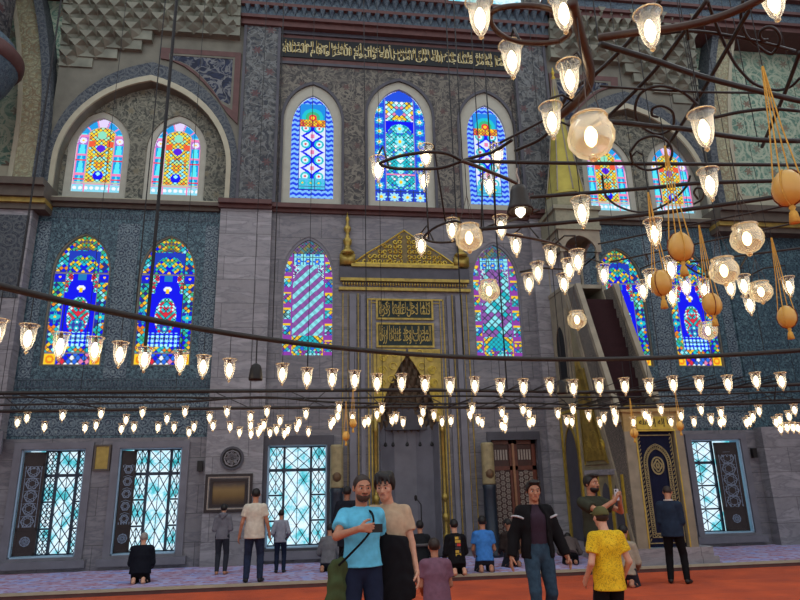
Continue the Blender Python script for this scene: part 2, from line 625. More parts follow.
# centre wall of grey marble with the mihrab recess, one window and one door
struct(plate('wall_back', [rect(-3.5, 3.5, 0.1, 8.75), rect(-3.40, -2.00, 0.42, 2.74), rect(2.03, 3.26, 0.10, 2.80),
                           arch(-0.74, 0.74, 0.1, 3.1, 5.05), arch(-3.2, -1.84, 4.86, 6.95, 8.10), arch(1.80, 3.14, 4.86, 6.95, 8.10)], 0, 0.5, M['marble']))
for s in (-1, 1):
    hx = [rect(a, b_, 0.40, 2.72) for a, b_ in WING_LOW[s]]
    xs = sorted((s * 4.7, s * 14))
    struct(plate('wall_back', [rect(xs[0], xs[1], 0.1, 2.95)] + hx, 0, 0.5, M['marble']))
    xs = sorted((s * 4.7, s * 9.3))
    hx = [arch(c - 0.69, c + 0.69, 4.64, 6.95, 8.02) for c in A_WIN if c * s > 0]
    struct(plate('wall_back', [rect(xs[0], xs[1], 2.95, 8.75)] + hx, 0, 0.5, M['tile_blue']))
    # side of the wings
    xs = sorted((s * 9.25, s * 14))
    if s < 0:
        struct(MB().box(xs[0], xs[1], -0.35, 0.5, 2.95, 8.55).build('wall_left', M['marble_light']))
    else:
        struct(MB().box(xs[0], xs[1], -0.30, 0.5, 0.1, 3.0).build('wall_right', M['marble_light']))
        struct(MB().box(xs[0], xs[1], -0.05, 0.5, 3.0, 8.55).build('wall_right', M['tile_blue']))
    # marble piers between the wings and the centre
    xs = sorted((s * 3.5, s * 4.8))
    struct(MB().box(xs[0], xs[1], -0.16, 0.5, 0.1, 8.75).build('wall_back', M['marble_light']))
    # painted upper piers
    xs = sorted((s * 3.42, s * 4.45))
    struct(MB().box(xs[0], xs[1], -0.14, 0.6, 8.9, 14.45).build('wall_back', M['paint_pier']))
    for xx in (s * 3.46, s * 4.41):
        struct(MB().box(xx - 0.04, xx + 0.04, -0.17, -0.14, 8.98, 14.45).build('trim_8', M['marble_dark']))

# tile borders of the wings
for s in (-1, 1):
    mb = MB()
    c0 = s * 7.05
    mb.box(c0 - 0.26, c0 + 0.26, -0.015, 0.0, 4.35, 8.3)
    xa = sorted((s * 4.84, s * 5.16))
    mb.box(xa[0], xa[1], -0.015, 0.0, 4.35, 8.3)
    xa = sorted((s * 8.92, s * 9.2))
    mb.box(xa[0], xa[1], -0.015, 0.0, 4.35, 8.3)
    mb.box(min(s * 4.84, s * 9.25), max(s * 4.84, s * 9.25), -0.015, 0, 3.55, 3.95)
    mb.box(min(s * 4.84, s * 9.25), max(s * 4.84, s * 9.25), -0.015, 0, 3.02, 3.42)
    struct(mb.build('trim_2', M['tile_border']))
    mb = MB()
    x0, x1 = sorted((s * 4.84, s * 9.25))
    for z in (3.45, 3.98, 4.12, 4.30):
        mb.box(x0, x1, -0.02, 0, z, z + 0.03)
    n = 62
    for i in range(n):
        xx = x0 + (x1 - x0) * (i + 0.5) / n
        mb.box(xx - 0.017, xx + 0.017, -0.02, 0, 4.16, 4.28)
        mb.box(xx - 0.017, xx + 0.017, -0.02, 0, 8.42, 8.56)
    struct(mb.build('trim_3', M['blue_moulding']))
# frames of the wing's lower windows, marble
for s in (-1, 1):
    for a, b_ in WING_LOW[s]:
        struct(plate('trim_4', [rect(a - 0.16, b_ + 0.16, 0.30, 2.86), rect(a, b_, 0.40, 2.72)], -0.05, 0.0, M['marble_flat']))
        struct(MB().box(a - 0.25, b_ + 0.25, -0.14, 0, 0.18, 0.34).build('trim_4', M['marble_flat']))
struct(plate('trim_4', [rect(-3.56, -1.84, 0.30, 2.95), rect(-3.40, -2.0, 0.42, 2.74)], -0.05, 0.0, M['marble_dark']))
struct(MB().box(-3.62, -1.8, -0.14, 0, 0.18, 0.36).build('trim_4', M['marble_flat']))

# long brown cornice at half height
def moulding(name, segs, x0, x1, mat, ybase=0.0):
    mb = MB()
    for z0, z1, p in segs:
        mb.box(x0, x1, ybase - p, 0.45, z0, z1)
    return struct(mb.build(name, mat))


moulding('trim_5', [(8.75, 8.84, 0.08), (8.84, 8.95, 0.2), (8.95, 8.99, 0.14)], -3.5, 3.5, M['red_brown'])
for s in (-1, 1):
    x0, x1 = sorted((s * 3.5, s * 4.85))
    moulding('trim_5', [(8.75, 8.84, 0.24), (8.84, 8.95, 0.36), (8.95, 8.99, 0.3)], x0, x1, M['red_brown'])
    x0, x1 = sorted((s * 4.85, s * 9.2))
    moulding('trim_5', [(8.70, 8.80, 0.08), (8.80, 8.9, 0.2), (8.9, 8.94, 0.14)], x0, x1, M['stone_brown'])
    x0, x1 = sorted((s * 8.95, s * 14))
    moulding('trim_6', [(8.45, 8.6, 0.42), (8.72, 8.98, 0.6), (8.98, 9.16, 0.72)], x0, x1, M['stone_brown'])
    struct(MB().box(x0, x1, -0.5, 0.4, 8.60, 8.72).build('trim_6', M['gold_flat']))
struct(MB().box(-14, -9.3, -0.37, -0.35, 6.2, 8.3).build('trim_7', M['paint_archivolt']))
struct(MB().box(-14, -9.15, -0.42, -0.35, 2.6, 3.1).build('trim_7', M['marble_flat']))

# upper centre wall, painted, three arched windows
C_WIN = [(-2.48, 0.80, 12.72), (-0.02, 0.93, 13.0), (2.50, 0.80, 12.80)]
struct(plate('wall_back', [rect(-3.45, 3.45, 8.9, 13.35)] + [arch(c - hw, c + hw, 9.02, za - 1.15, za) for c, hw, za in C_WIN], 0, 0.5, M['paint_grey']))
struct(MB().box(-3.45, 3.45, 0.0, 0.5, 13.35, 14.6).build('wall_back', M['red_brown']))
for c, hw, za in C_WIN:
    struct(plate('trim_9', [arch(c - hw - 0.07, c + hw + 0.07, 8.99, za - 1.12, za + 0.09), arch(c - hw, c + hw, 9.03, za - 1.15, za)], -0.03, 0.0, M['marble_dark']))

# wings above: arched recess with two windows each
for s in (-1, 1):
    x0, x1 = sorted((s * 4.45, s * 9.25))
    cx = s * 6.85
    op = arch(cx - 2.12, cx + 2.12, 8.9, 9.9, 12.45, 14, 0.18)
    struct(plate('wall_back', [rect(x0, x1, 8.9, 15.4), op], -0.10, 0.2, M['stone_grey']))
    o2 = arch(cx - 2.24, cx + 2.24, 8.94, 9.95, 12.62, 14, 0.18)
    o1 = arch(cx - 2.40, cx + 2.40, 8.94, 10.05, 13.05, 14, 0.18)
    struct(plate('trim_10', [o1, o2], -0.13, -0.10, M['paint_archivolt']))
    struct(plate('trim_10', [o2, op], -0.16, -0.10, M['cream']))
    wins = [arch(c - 0.78, c + 0.78, dz(8.92), dz(10.45), dz(11.52)) for c in D_WIN if c * s > 0]
    struct(plate('wall_back', [rect(x0 - 0.2, x1 + 0.2, 8.9, 13.2)] + wins, 0.2, 0.6, M['paint_dark']))
    # triangular painted panel between arch and pier
    def tri(off):
        pts = [(s * (4.50 + off), 13.52 - off), (s * (4.50 + off), 11.25 + off * 2.6)]
        for k in range(7):
            u = k / 6
            pts.append((s * (4.78 + off + u * (1.87 - 2.4 * off)), 11.55 + off * 1.9 + (1.62 - 2.0 * off) * math.sin(u * PI / 2) ** 0.9))
        pts.append((s * (6.68 - off * 1.5), 13.52 - off))
        return pts
    struct(plate('trim_11', [tri(0.0), tri(0.16)], -0.15, -0.10, M['red_brown']))
    struct(plate('trim_11', [tri(0.16), tri(0.22)], -0.14, -0.10, M['stone_grey']))
    struct(plate('trim_11', [tri(0.22)], -0.125, -0.10, M['paint_bluepanel']))

# muqarnas: rows of small hanging cells stepping out with height
for s in (-1, 1):
    mb = MB()
    rows = 9
    for r_ in range(rows):
        z = 12.75 + r_ * 0.30
        xo = 9.25
        xi = max(4.55, 8.4 - r_ * 0.62) if r_ < 3 else (6.9 if r_ < 4 else 4.55)
        wcell = 0.46 if r_ < 6 else 0.33
        n = max(1, int((xo - xi) / wcell))
        ang = 0.10 + 0.085 * r_
        for i in range(n):
            c = xo - (i + 0.5 + 0.5 * (r_ % 2)) * wcell
            if c - wcell / 2 < xi:
                continue
            x = s * c
            hw, h = wcell / 2, 0.34
            p0 = -0.10 - ang * 0.55
            p1 = p0 - 0.23 - 0.04 * math.sin(i * 2.1 + r_)
            vs = [(x - hw, p0, z + h), (x + hw, p0, z + h), (x + hw * 0.75, p1, z + h), (x - hw * 0.75, p1, z + h),
                  (x - hw * 0.95, p0 + 0.05, z + 0.12), (x + hw * 0.95, p0 + 0.05, z + 0.12), (x, p1 + 0.05, z + 0.16), (x, p0 + 0.06, z - 0.04)]
            mb.add(vs, [(0, 1, 2, 3), (0, 3, 6, 4), (1, 5, 6, 2), (3, 2, 6), (4, 6, 7), (6, 5, 7), (0, 4, 7, 5, 1)])
        mb.box(*sorted((s * xi, s * xo)), -0.10 - ang * 0.5, 0.1, z, z + 0.31)
    struct(mb.build('trim_12', M['muqarnas']))

# top cornice of blue mouldings and small niches, with the gallery windows above it
mb = MB()
for z0, z1, p in [(14.45, 14.62, 0.22), (14.62, 14.72, 0.32), (14.98, 15.08, 0.40), (15.42, 15.52, 0.52)]:
    mb.box(-4.55, 4.55, -p, 0.6, z0, z1)
    for s in (-1, 1):
        mb.box(*sorted((s * 4.55, s * 14)), -p - 0.45, 0.6, z0 + 0.75, z1 + 0.75)
struct(mb.build('trim_13', M['red_brown']))
mb = MB()
mb.box(-4.55, 4.55, -0.28, 0.6, 14.72, 14.98)
mb.box(-4.55, 4.55, -0.34, 0.6, 15.08, 15.42)
for s in (-1, 1):
    mb.box(*sorted((s * 4.55, s * 14)), -0.75, 0.6, 15.47, 15.73)
    mb.box(*sorted((s * 4.55, s * 14)), -0.80, 0.6, 15.83, 16.17)
n = 34
for i in range(n):
    x = -4.5 + 9.0 * (i + 0.5) / n
    mb.add([(x - 0.10, -0.28, 14.98), (x + 0.10, -0.28, 14.98), (x + 0.06, -0.40, 14.98), (x - 0.06, -0.40, 14.98), (x, -0.28, 14.74)],
           [(0, 1, 2, 3), (0, 3, 4), (3, 2, 4), (2, 1, 4)])
    mb.add([(x - 0.13, -0.34, 15.42), (x + 0.13, -0.34, 15.42), (x + 0.07, -0.5, 15.42), (x - 0.07, -0.5, 15.42), (x, -0.34, 15.12)],
           [(0, 1, 2, 3), (0, 3, 4), (3, 2, 4), (2, 1, 4)])
struct(mb.build('trim_14', M['blue_moulding']))
struct(plate('wall_back', [rect(-4.55, 4.55, 15.5, 17.6)] + [arch(x - 0.5, x + 0.5, 15.62, 16.7, 17.3) for x in (-3.5, -2.1, -0.7, 0.7, 2.1, 3.5)], 0.1, 0.5, M['paint_grey']))
gw = 0
for x in (-3.5, -2.1, -0.7, 0.7, 2.1, 3.5):
    gw += 1
    struct(plate('window_%d' % (20 + gw), [arch(x - 0.5, x + 0.5, 15.62, 16.7, 17.3)], 0.3, 0.32, M['daylit']))

# big side arches
for s in (-1, 1):
    xs = sorted((s * 9.2, s * 16))
    struct(MB().box(xs[0], xs[1], 0.35, 0.6, 9.0, 18).build('wall_left' if s < 0 else 'wall_right', M['paint_green']))
    inner, outer, o2 = [], [], []
    for k in range(15):
        z = 9.16 + k * 0.45
        bend = 0.055 * max(0, z - 10.6) ** 1.75
        outer.append((s * (9.20 + bend), z))
        o2.append((s * (9.42 + bend), z))
        inner.append((s * (9.98 + bend), z))
    struct(plate('trim_15', [outer + o2[::-1]], -0.3, 0.5, M['paint_archivolt']))
    struct(plate('trim_15', [o2 + inner[::-1]], -0.16, 0.4, M['paint_band']))
    e1 = [(x - s * 0.05, z) for x, z in inner]
    struct(plate('trim_15', [e1 + [(x + s * 0.06, z) for x, z in inner][::-1]], -0.2, 0.4, M['cream']))
    xs = sorted((s * 9.95, s * 13))
    struct(MB().box(xs[0], xs[1], -0.1, 0.4, 9.16, 9.75).build('trim_16', M['cream']))
# round dark capital of the great pillar, seen at the left edge
mb = MB()
mb.lathe([(0.55, -1.0), (0.62, -0.5), (0.85, -0.15), (1.02, 0.3), (1.05, 0.62), (0.9, 0.95), (0.65, 1.2)], 28)
cap = mb.build('column_capital', M['blue_moulding'], None, True)
cap.location = (-10.6, -1.6, 11.3)
struct(cap)
mb = MB()
mb.lathe([(1.04, 0.30), (1.12, 0.42), (1.12, 0.62), (1.04, 0.72)], 28)
rg = mb.build('capital_ring', M['red_brown'], cap, True)
mb = MB(); mb.lathe([(0.7, 1.1), (0.7, 5.5)], 24); mb.build('column_shaft', M['paint_pier'], cap, True)
mb = MB(); mb.lathe([(0.5, -0.95), (0.12, -1.5), (0.05, -1.7)], 16); mb.build('pendant_tip', M['red_brown'], cap, True)

# side walls of the hall where they meet the back wall
for s in (-1, 1):
    xs = sorted((s * 13.6, s * 14.0))
    struct(MB().box(xs[0], xs[1], -9.0, 0.6, 0.0, 16.5).build('wall_left' if s < 0 else 'wall_right', M['marble_light']))
# ================================================================== STAINED GLASS
RED, YEL, ORG = (0.75, 0.03, 0.06), (0.95, 0.62, 0.03), (0.85, 0.25, 0.02)
DBL, BLU, CYA, LCY = (0.010, 0.012, 0.85), (0.03, 0.16, 0.80), (0.02, 0.52, 0.62), (0.30, 0.85, 0.95)
WHT, GRN, PUR, PNK, LEAD = (0.85, 0.92, 1.0), (0.05, 0.45, 0.20), (0.30, 0.06, 0.42), (0.80, 0.22, 0.45), (0.03, 0.05, 0.08)


def hsh(i, j, k=0):
    v = np.sin(i * 127.1 + j * 311.7 + k * 74.7) * 43758.5453
    return v - np.floor(v)


def pick(h, cols):
    cols = np.array(cols)
    return cols[np.minimum((h * len(cols)).astype(int), len(cols) - 1)]


def put(c, m, col):
    c[m] = col if np.ndim(col) == 1 else col[m]


def diamonds(U, V, s, cols, seed=0):
    a, b_ = (U + V) / s, (U - V) / s
    ia, ib = np.floor(a), np.floor(b_)
    c = pick(hsh(ia, ib, seed), cols)
    e = np.minimum(np.minimum(a - ia, 1 - (a - ia)), np.minimum(b_ - ib, 1 - (b_ - ib)))
    c = c.copy()
    c[e < 0.09] = LEAD
    return c


def rosettes(U, V, su, sv, c_in, c_pet, c_bg, pet=6):
    fu, fv = (U / su) % 1 - 0.5, (V / sv) % 1 - 0.5
    r, a = np.hypot(fu, fv), np.arctan2(fv, fu)
    c = np.zeros(U.shape + (3,)) + np.array(c_bg)
    put(c, r < 0.36 + 0.08 * np.cos(pet * a), c_pet)
    put(c, r < 0.13, c_in)
    put(c, (np.abs(fu) > 0.47) | (np.abs(fv) > 0.47), LEAD)
    return c


def pat_A(x, z, w, h):
    """deep blue, cyan and yellow window: x,z in metres from lower left"""
    u, v = x / w, z / h
    c = diamonds(x, z, 0.125, [CYA, CYA, DBL, (0.02, 0.03, 0.30), YEL, LCY, GRN, ORG], 1)
    cx = np.abs(u - 0.5)
    ctr = cx < 0.29
    body = ctr & (v > 0.14) & (v < 0.70)
    mos = diamonds(np.abs(x - w / 2), z, 0.085, [CYA, RED, WHT, GRN, CYA, LCY, RED], 3)
    r = rosettes(x - w / 2 + 0.0825, z, 0.165, 0.165, WHT, CYA, (0.04, 0.05, 0.4), 6)
    put(c, body, (0.01, 0.012, 0.85))
    m = body & (((u - 0.5) / 0.20) ** 2 + ((v - 0.37) / 0.145) ** 2 < 1)
    put(c, m, mos)
    put(c, body & (((u - 0.5) / 0.13) ** 2 + ((v - 0.30) / 0.05) ** 2 < 1), r)
    put(c, body & (v < 0.245), rosettes(x, z, 0.11, 0.11, WHT, LCY, DBL, 6))
    hw_ = 0.16 + 0.13 * np.clip((0.66 - v) / 0.12, 0, 1)
    put(c, body & (v > 0.49) & (cx > hw_), diamonds(np.abs(x - w / 2), z, 0.07, [CYA, WHT, RED, (0.3, 0.1, 0.1), LCY], 13))
    put(c, body & (v > 0.43) & (v < 0.50) & (cx < 0.04 + 0.5 * (0.50 - v)), mos)
    put(c, body & (((u - 0.5) / 0.075) ** 2 + ((v - 0.585) / 0.022) ** 2 < 1), WHT)
    put(c, body & (cx < 0.03) & (v > 0.55) & (v < 0.585), YEL)
    put(c, body & (v > 0.645) & (cx < 0.07), (0.02, 0.2, 0.5))
    put(c, body & (v > 0.64) & (cx > 0.17), mos)
    put(c, body & (v > 0.55) & (v < 0.62) & (cx > 0.23), mos)
    top = ctr & (v >= 0.70) & (v < 0.88)
    put(c, top, diamonds(np.abs(x - w / 2), z, 0.10, [YEL, YEL, GRN, CYA, DBL, YEL], 5))
    put(c, top & (((u - 0.5) / 0.28) ** 2 + ((v - 0.72) / 0.13) ** 2 > 1), (0.02, 0.05, 0.5))
    put(c, (cx < 0.20) & (v > 0.885), diamonds(np.abs(x - w / 2), z, 0.09, [(0.3, 0.22, 0.02), YEL, GRN, (0.1, 0.1, 0.2)], 6))
    base = v < 0.085
    put(c, base, diamonds(x, z * 0.8, 0.14, [WHT, RED, BLU, DBL, PNK], 2))
    for cu in (0.10, 0.90):
        rr = np.hypot((u - cu) * w, z - 0.14)
        put(c, (np.abs(u - cu) < 0.11) & (v < 0.085), YEL)
        put(c, (rr < 0.10) & (rr > 0.05), ORG)
    for zz in (0.36, 0.67):
        for cu in (0.10, 0.90):
            m = (np.abs(u - cu) < 0.105) & (np.abs(v - zz) < 0.042)
            rr = np.hypot((u - cu) * w, (v - zz) * h)
            aa = np.arctan2(v - zz, u - cu)
            put(c, m, (0.02, 0.03, 0.45))
            put(c, m & (rr < 0.10 + 0.025 * np.cos(6 * aa)), CYA if zz < 0.5 else DBL)
            put(c, m & (rr < 0.03), YEL)
    for xx in (0.205, 0.795):
        put(c, (np.abs(u - xx) < 0.012) & (v < 0.72), (0.18, 0.16, 0.22))
    for zz in (0.09, 0.70):
        put(c, np.abs(v - zz) < 0.006, (0.18, 0.16, 0.22))
    return c * 1.0


def pat_B(x, z, w, h, flip=False):
    u, v = x / w, z / h
    cx = np.abs(u - 0.5)
    c = diamonds(x, z, 0.12, [CYA, BLU, LCY, PUR, (0.12, 0.3, 0.3), YEL], 8)
    put(c, (z % 0.42 < 0.12) & (cx > 0.34), PUR)
    put(c, (z % 0.42 > 0.37) & (cx > 0.34), YEL)
    body = (cx < 0.33) & (v > 0.17) & (v < 0.78)
    t = (z * 1.0 - (-x if flip else x) * 0.95)
    k = np.floor(t / 0.155)
    e = (t / 0.155) % 1
    st = np.where((k % 2 == 0)[..., None], np.array(LCY), np.array((0.32, 0.10, 0.40)))
    s2 = (z + (-x if flip else x)) / 0.11
    st = np.where(((np.floor(s2) % 2) == 0)[..., None], st, st * 0.72 + np.array((0.0, 0.03, 0.05)))
    st[(e < 0.08)] = (0.1, 0.05, 0.2)
    put(c, body, st)
    if flip:
        put(c, body, diamonds(x, z, 0.19, [LCY, (0.30, 0.12, 0.45), CYA, (0.30, 0.12, 0.45), LCY], 4))
    edge = body & (v > 0.60) & (cx > 0.20) & (((u - 0.5) / 0.34) ** 2 + ((v - 0.60) / 0.17) ** 2 > 0.9)
    put(c, edge, diamonds(x, z, 0.06, [PUR, WHT, PUR, LCY], 6))
    put(c, (cx < 0.33) & (v > 0.05) & (v <= 0.17), diamonds(np.abs(x - w / 2), z, 0.13, [CYA, BLU, LCY, YEL, CYA], 9))
    put(c, (cx < 0.33) & (v <= 0.05), diamonds(x, z, 0.10, [YEL, CYA, PUR, LCY], 2))
    put(c, (cx < 0.33) & (v >= 0.78) & (v < 0.88), rosettes(x, z, 0.24, 0.24, YEL, BLU, LCY, 6))
    put(c, (v >= 0.88), diamonds(x, z, 0.09, [(0.1, 0.25, 0.25), (0.2, 0.1, 0.25), (0.05, 0.2, 0.3), (0.25, 0.22, 0.08)], 2))
    put(c, (np.abs(cx - 0.335) < 0.012) & (v < 0.88), PUR)
    return c


def pat_C(x, z, w, h):
    u, v = x / w, z / h
    cx = np.abs(u - 0.5)
    k = (z * 1.0 + np.abs(((x / 0.17) % 1) - 0.5) * 0.10) / 0.075
    c = np.where(((np.floor(k) % 2) == 0)[..., None], np.array((0.02, 0.06, 0.75)), np.array((0.22, 0.50, 0.95)))
    inner = (cx < 0.30) & (v > 0.10) & (v < 0.93)
    put(c, inner, (0.70, 0.78, 1.0))
    # ogee bands
    zz = (v - 0.22) / 0.155
    f = zz % 1 - 0.5
    og = 0.24 - 0.46 * np.abs(f) ** 0.8
    m = inner & (v > 0.2) & (v < 0.70)
    put(c, m & (np.abs(cx - np.abs(og)) < 0.045), DBL)
    rr = np.hypot((cx - 0.16) * w, (np.abs(f) - 0.5) * 0.155 * h)
    put(c, m & (rr < 0.13), CYA)
    put(c, m & (rr < 0.08), (0.65, 0.85, 0.95))
    put(c, m & (rr < 0.035), RED)
    put(c, m & (cx < 0.05) & (np.abs(f) < 0.12), PNK)
    put(c, inner & (v < 0.20), rosettes(x, z, 0.22, 0.2, YEL, CYA, (0.1, 0.5, 0.8)))
    put(c, inner & (v > 0.70) & (v < 0.775), diamonds(x, z, 0.09, [ORG, YEL, ORG, RED, YEL], 2))
    t = inner & (v >= 0.775)
    put(c, t, (0.02, 0.25, 0.75))
    r2 = np.hypot((u - 0.5) * w, (v - 0.79) * h)
    put(c, t & (r2 < 0.30), CYA)
    put(c, t & (r2 < 0.2), GRN)
    put(c, t & (r2 < 0.11), RED)
    put(c, t & (r2 < 0.05), YEL)
    put(c, (np.abs(cx - 0.31) < 0.012) & (v > 0.09) & (v < 0.93), (0.02, 0.02, 0.35))
    put(c, (np.abs(v - 0.095) < 0.006) & (cx < 0.31), (0.02, 0.02, 0.35))
    return c


def pat_C2(x, z, w, h):
    u, v = x / w, z / h
    cx = np.abs(u - 0.5)
    c = np.zeros(x.shape + (3,)) + np.array((0.02, 0.08, 0.72))
    fu, fv = (cx - 0.40) * w, ((z / 0.34) % 1 - 0.5) * 0.34
    r = np.hypot(fu, fv)
    a = np.arctan2(fv, fu)
    put(c, r < 0.13 + 0.02 * np.cos(8 * a), BLU)
    put(c, r < 0.10 + 0.03 * np.cos(8 * a), CYA)
    put(c, r < 0.06 + 0.015 * np.cos(6 * a), WHT)
    put(c, r < 0.035, YEL)
    inner = (cx < 0.27) & (v > 0.12) & (v < 0.90)
    put(c, inner, diamonds(np.abs(x - w / 2), z, 0.12, [CYA, LCY, CYA, (0.15, 0.75, 0.75), BLU, WHT], 5))
    r0 = rosettes(x - w / 2 + 0.16, z, 0.32, 0.42, YEL, LCY, (0.0, 0.42, 0.55))
    put(c, inner & (v < 0.70) & (np.hypot((cx - 0.0) * w, (((z) / 0.42) % 1 - 0.5) * 0.42) < 0.15), r0)
    put(c, inner & (v > 0.61) & (v < 0.72) & (np.hypot((u - 0.5) * w, (v - 0.59) * h) > 0.36), DBL)
    put(c, inner & (v > 0.73) & (v < 0.90), diamonds(np.abs(x - w / 2), z, 0.15, [LCY, WHT, YEL, CYA, PNK], 7))
    r3 = np.hypot((u - 0.5) * w, (v - 0.80) * h)
    put(c, r3 < 0.11, BLU)
    put(c, inner & (v < 0.25) & (v > 0.235), PNK)
    put(c, (np.abs(cx - 0.28) < 0.012) & (v > 0.12) & (v < 0.92), (0.3, 0.25, 0.6))
    put(c, (v < 0.11), rosettes(x, z, 0.36, 0.34, YEL, (0.35, 0.75, 0.95), (0.02, 0.06, 0.6), 8))
    return c


def pat_D(x, z, w, h):
    u, v = x / w, z / h
    cx = np.abs(u - 0.5)
    c = np.zeros(x.shape + (3,)) + np.array((0.50, 0.50, 0.36))
    cell = cx > 0.27
    fz = (z / 0.56) % 1
    put(c, cell, (0.01, 0.30, 0.72))
    put(c, cell & (np.abs(cx - 0.38) < 0.06 * (1.2 - fz)), (0.10, 0.75, 0.85))
    put(c, cell & ((fz < 0.06) | (fz > 0.94) | (cx < 0.295) | (cx > 0.475)), PNK)
    put(c, cell & (fz > 0.70) & (fz < 0.76), RED)
    for zz in (0.70,):
        r = np.hypot((cx - 0.38) * w, (v - zz) * h)
        m = cell & (np.abs(v - zz) < 0.05)
        put(c, m, (0.45, 0.15, 0.55))
        put(c, m & (r < 0.09), (0.75, 0.75, 0.95))
        put(c, m & (r < 0.03), YEL)
    top = v > 0.80
    rr = np.hypot((u - 0.5) * w * 1.0, (v - 0.70) * h)
    aa = np.arctan2((v - 0.70) * h, (u - 0.5) * w)
    ring = top & (rr > 0.42)
    put(c, ring, (0.02, 0.32, 0.75))
    put(c, ring & (np.abs((aa / 0.52) % 1 - 0.5) < 0.06), PNK)
    put(c, ring & (np.abs(aa - PI / 2) < 0.22), (0.7, 0.6, 0.9))
    ctr = (cx < 0.26) & (v > 0.155) & ((v < 0.70) | (rr < 0.40))
    mos = diamonds(np.abs(x - w / 2), z, 0.11, [YEL, YEL, ORG, (0.7, 0.75, 0.1), LCY, YEL, (0.4, 0.8, 0.5)], 4)
    put(c, ctr, mos)
    m = ctr & (np.hypot((u - 0.5) * w, (v - 0.60) * h) < 0.11)
    put(c, m, (0.10, 0.02, 0.70))
    m = ctr & (np.hypot((u - 0.5) * w, (v - 0.24) * h) < 0.13)
    put(c, m, DBL)
    put(c, ctr & (np.hypot((u - 0.5) * w, (v - 0.26) * h) < 0.05), LCY)
    m = ctr & (np.hypot((u - 0.5) * w, (v - 0.78) * h) < 0.12)
    put(c, m, (0.25, 0.7, 0.5))
    put(c, ctr & (cx > 0.14) & (np.abs(v - 0.66) < 0.04), (0.8, 0.1, 0.05))
    bot = (v < 0.13)
    put(c, bot, (0.25, 0.65, 0.8))
    put(c, bot & (np.hypot(((x / 0.14) % 1 - 0.5) * 0.14, (v - 0.07) * h) < 0.05), (0.85, 0.85, 0.95))
    put(c, bot & ((np.abs(cx - 0.26) < 0.02) | (np.abs(v - 0.125) < 0.008) | (v < 0.012)), PNK)
    put(c, (v > 0.135) & (v < 0.155), (0.50, 0.50, 0.36))
    return c


def glass_mesh(name, outline_fn, w, h, y, pat, gain=1.0, nx=66):
    """fine grid clipped to a pointed arch, one colour per cell, as leaded glass"""
    nz = int(nx * h / w)
    gx = (np.arange(nx) + 0.5) / nx * w
    gz = (np.arange(nz) + 0.5) / nz * h
    X, Z = np.meshgrid(gx, gz)
    C = pat(X, Z, w, h).astype(float)
    zs, za = outline_fn
    hw = w / 2
    t = np.abs(X - hw) / hw
    a = np.arccos(np.clip(t, 0, 1) ** (1 / 0.86))
    p = 0.17
    zt = np.sin(a) * (1 - p) + (1 - t) * p * (0.75 + 0.25 * (1 - t))
    keep = Z < zs + zt * (za - zs)
    C = np.clip(C, 0, None) * gain
    vx = np.arange(nx + 1) / nx * w - hw
    vz = np.arange(nz + 1) / nz * h
    VX, VZ = np.meshgrid(vx, vz)
    verts = np.stack([VX.ravel(), np.zeros(VX.size), VZ.ravel()], 1)
    jj, ii = np.nonzero(keep)
    b0 = jj * (nx + 1) + ii
    faces = np.stack([b0, b0 + 1, b0 + nx + 2, b0 + nx + 1], 1)
    me = bpy.data.meshes.new(name)
    me.from_pydata(verts.tolist(), [], faces.tolist())
    at = me.color_attributes.new('Glass', 'FLOAT_COLOR', 'CORNER')
    cc = np.repeat(np.concatenate([C[jj, ii], np.ones((len(jj), 1))], 1), 4, axis=0).astype(np.float32)
    at.data.foreach_set('color', cc.ravel())
    me.materials.append(M['stained'])
    return me


win_no = [0]


def stained(mesh, cx, z0, y, frame_ol, hole_ol, frame_mat, bars):
    win_no[0] += 1
    o = bpy.data.objects.new('window_%d' % win_no[0], mesh)
    o.location = (cx, y, z0)
    COL.objects.link(o)
    o['kind'] = 'structure'
    if frame_ol:
        f = plate('window_frame', [frame_ol, hole_ol], -0.10, -0.02, frame_mat)
        f.parent = o
    for bz in bars[1]:
        f = MB().box(-bars[0], bars[0], -0.04, 0.0, bz - 0.012, bz + 0.012).build('glazing_bar', M['lead'], o)
    return o


def local_arch(w, z0, zs, za, grow=0.0):
    return arch(-w / 2 - grow, w / 2 + grow, z0 - grow, zs, za + grow)


gA = glass_mesh('leaded_glass', (2.22, 3.30), 1.30, 3.30, 0, pat_A, 1.05)
for c in A_WIN:
    stained(gA, c, 4.68, 0.12, local_arch(1.30, 0.0, 2.22, 3.30, 0.05), local_arch(1.30, 0.0, 2.22, 3.30, -0.0), M['stone_grey'], (0.65, ()))
gB = glass_mesh('leaded_glass', (2.0, 3.10), 1.24, 3.10, 0, lambda x, z, w, h: pat_B(x, z, w, h, False), 0.95)
gB2 = glass_mesh('leaded_glass', (2.0, 3.10), 1.24, 3.10, 0, lambda x, z, w, h: pat_B(x, z, w, h, True), 0.95)
stained(gB, -2.52, 4.92, 0.12, local_arch(1.24, 0.0, 2.0, 3.10, 0.08), local_arch(1.24, 0.0, 2.0, 3.10, 0.0), M['marble_flat'], (0.6, ()))
stained(gB2, 2.47, 4.92, 0.12, local_arch(1.24, 0.0, 2.0, 3.10, 0.08), local_arch(1.24, 0.0, 2.0, 3.10, 0.0), M['marble_flat'], (0.6, ()))
gC = glass_mesh('leaded_glass', (2.15, 3.18), 1.16, 3.18, 0, pat_C, 1.1)
for c, za in ((-2.48, 12.72), (2.50, 12.80)):
    stained(gC, c, 9.22, 0.14, local_arch(1.6, -0.17, za - 1.15 - 9.22, za - 9.22, 0.0), local_arch(1.16, 0.0, 2.15, 3.18, 0.0), M['plaster_white'], (0.58, ()))
gC2 = glass_mesh('leaded_glass', (2.45, 3.55), 1.46, 3.55, 0, pat_C2, 1.1)
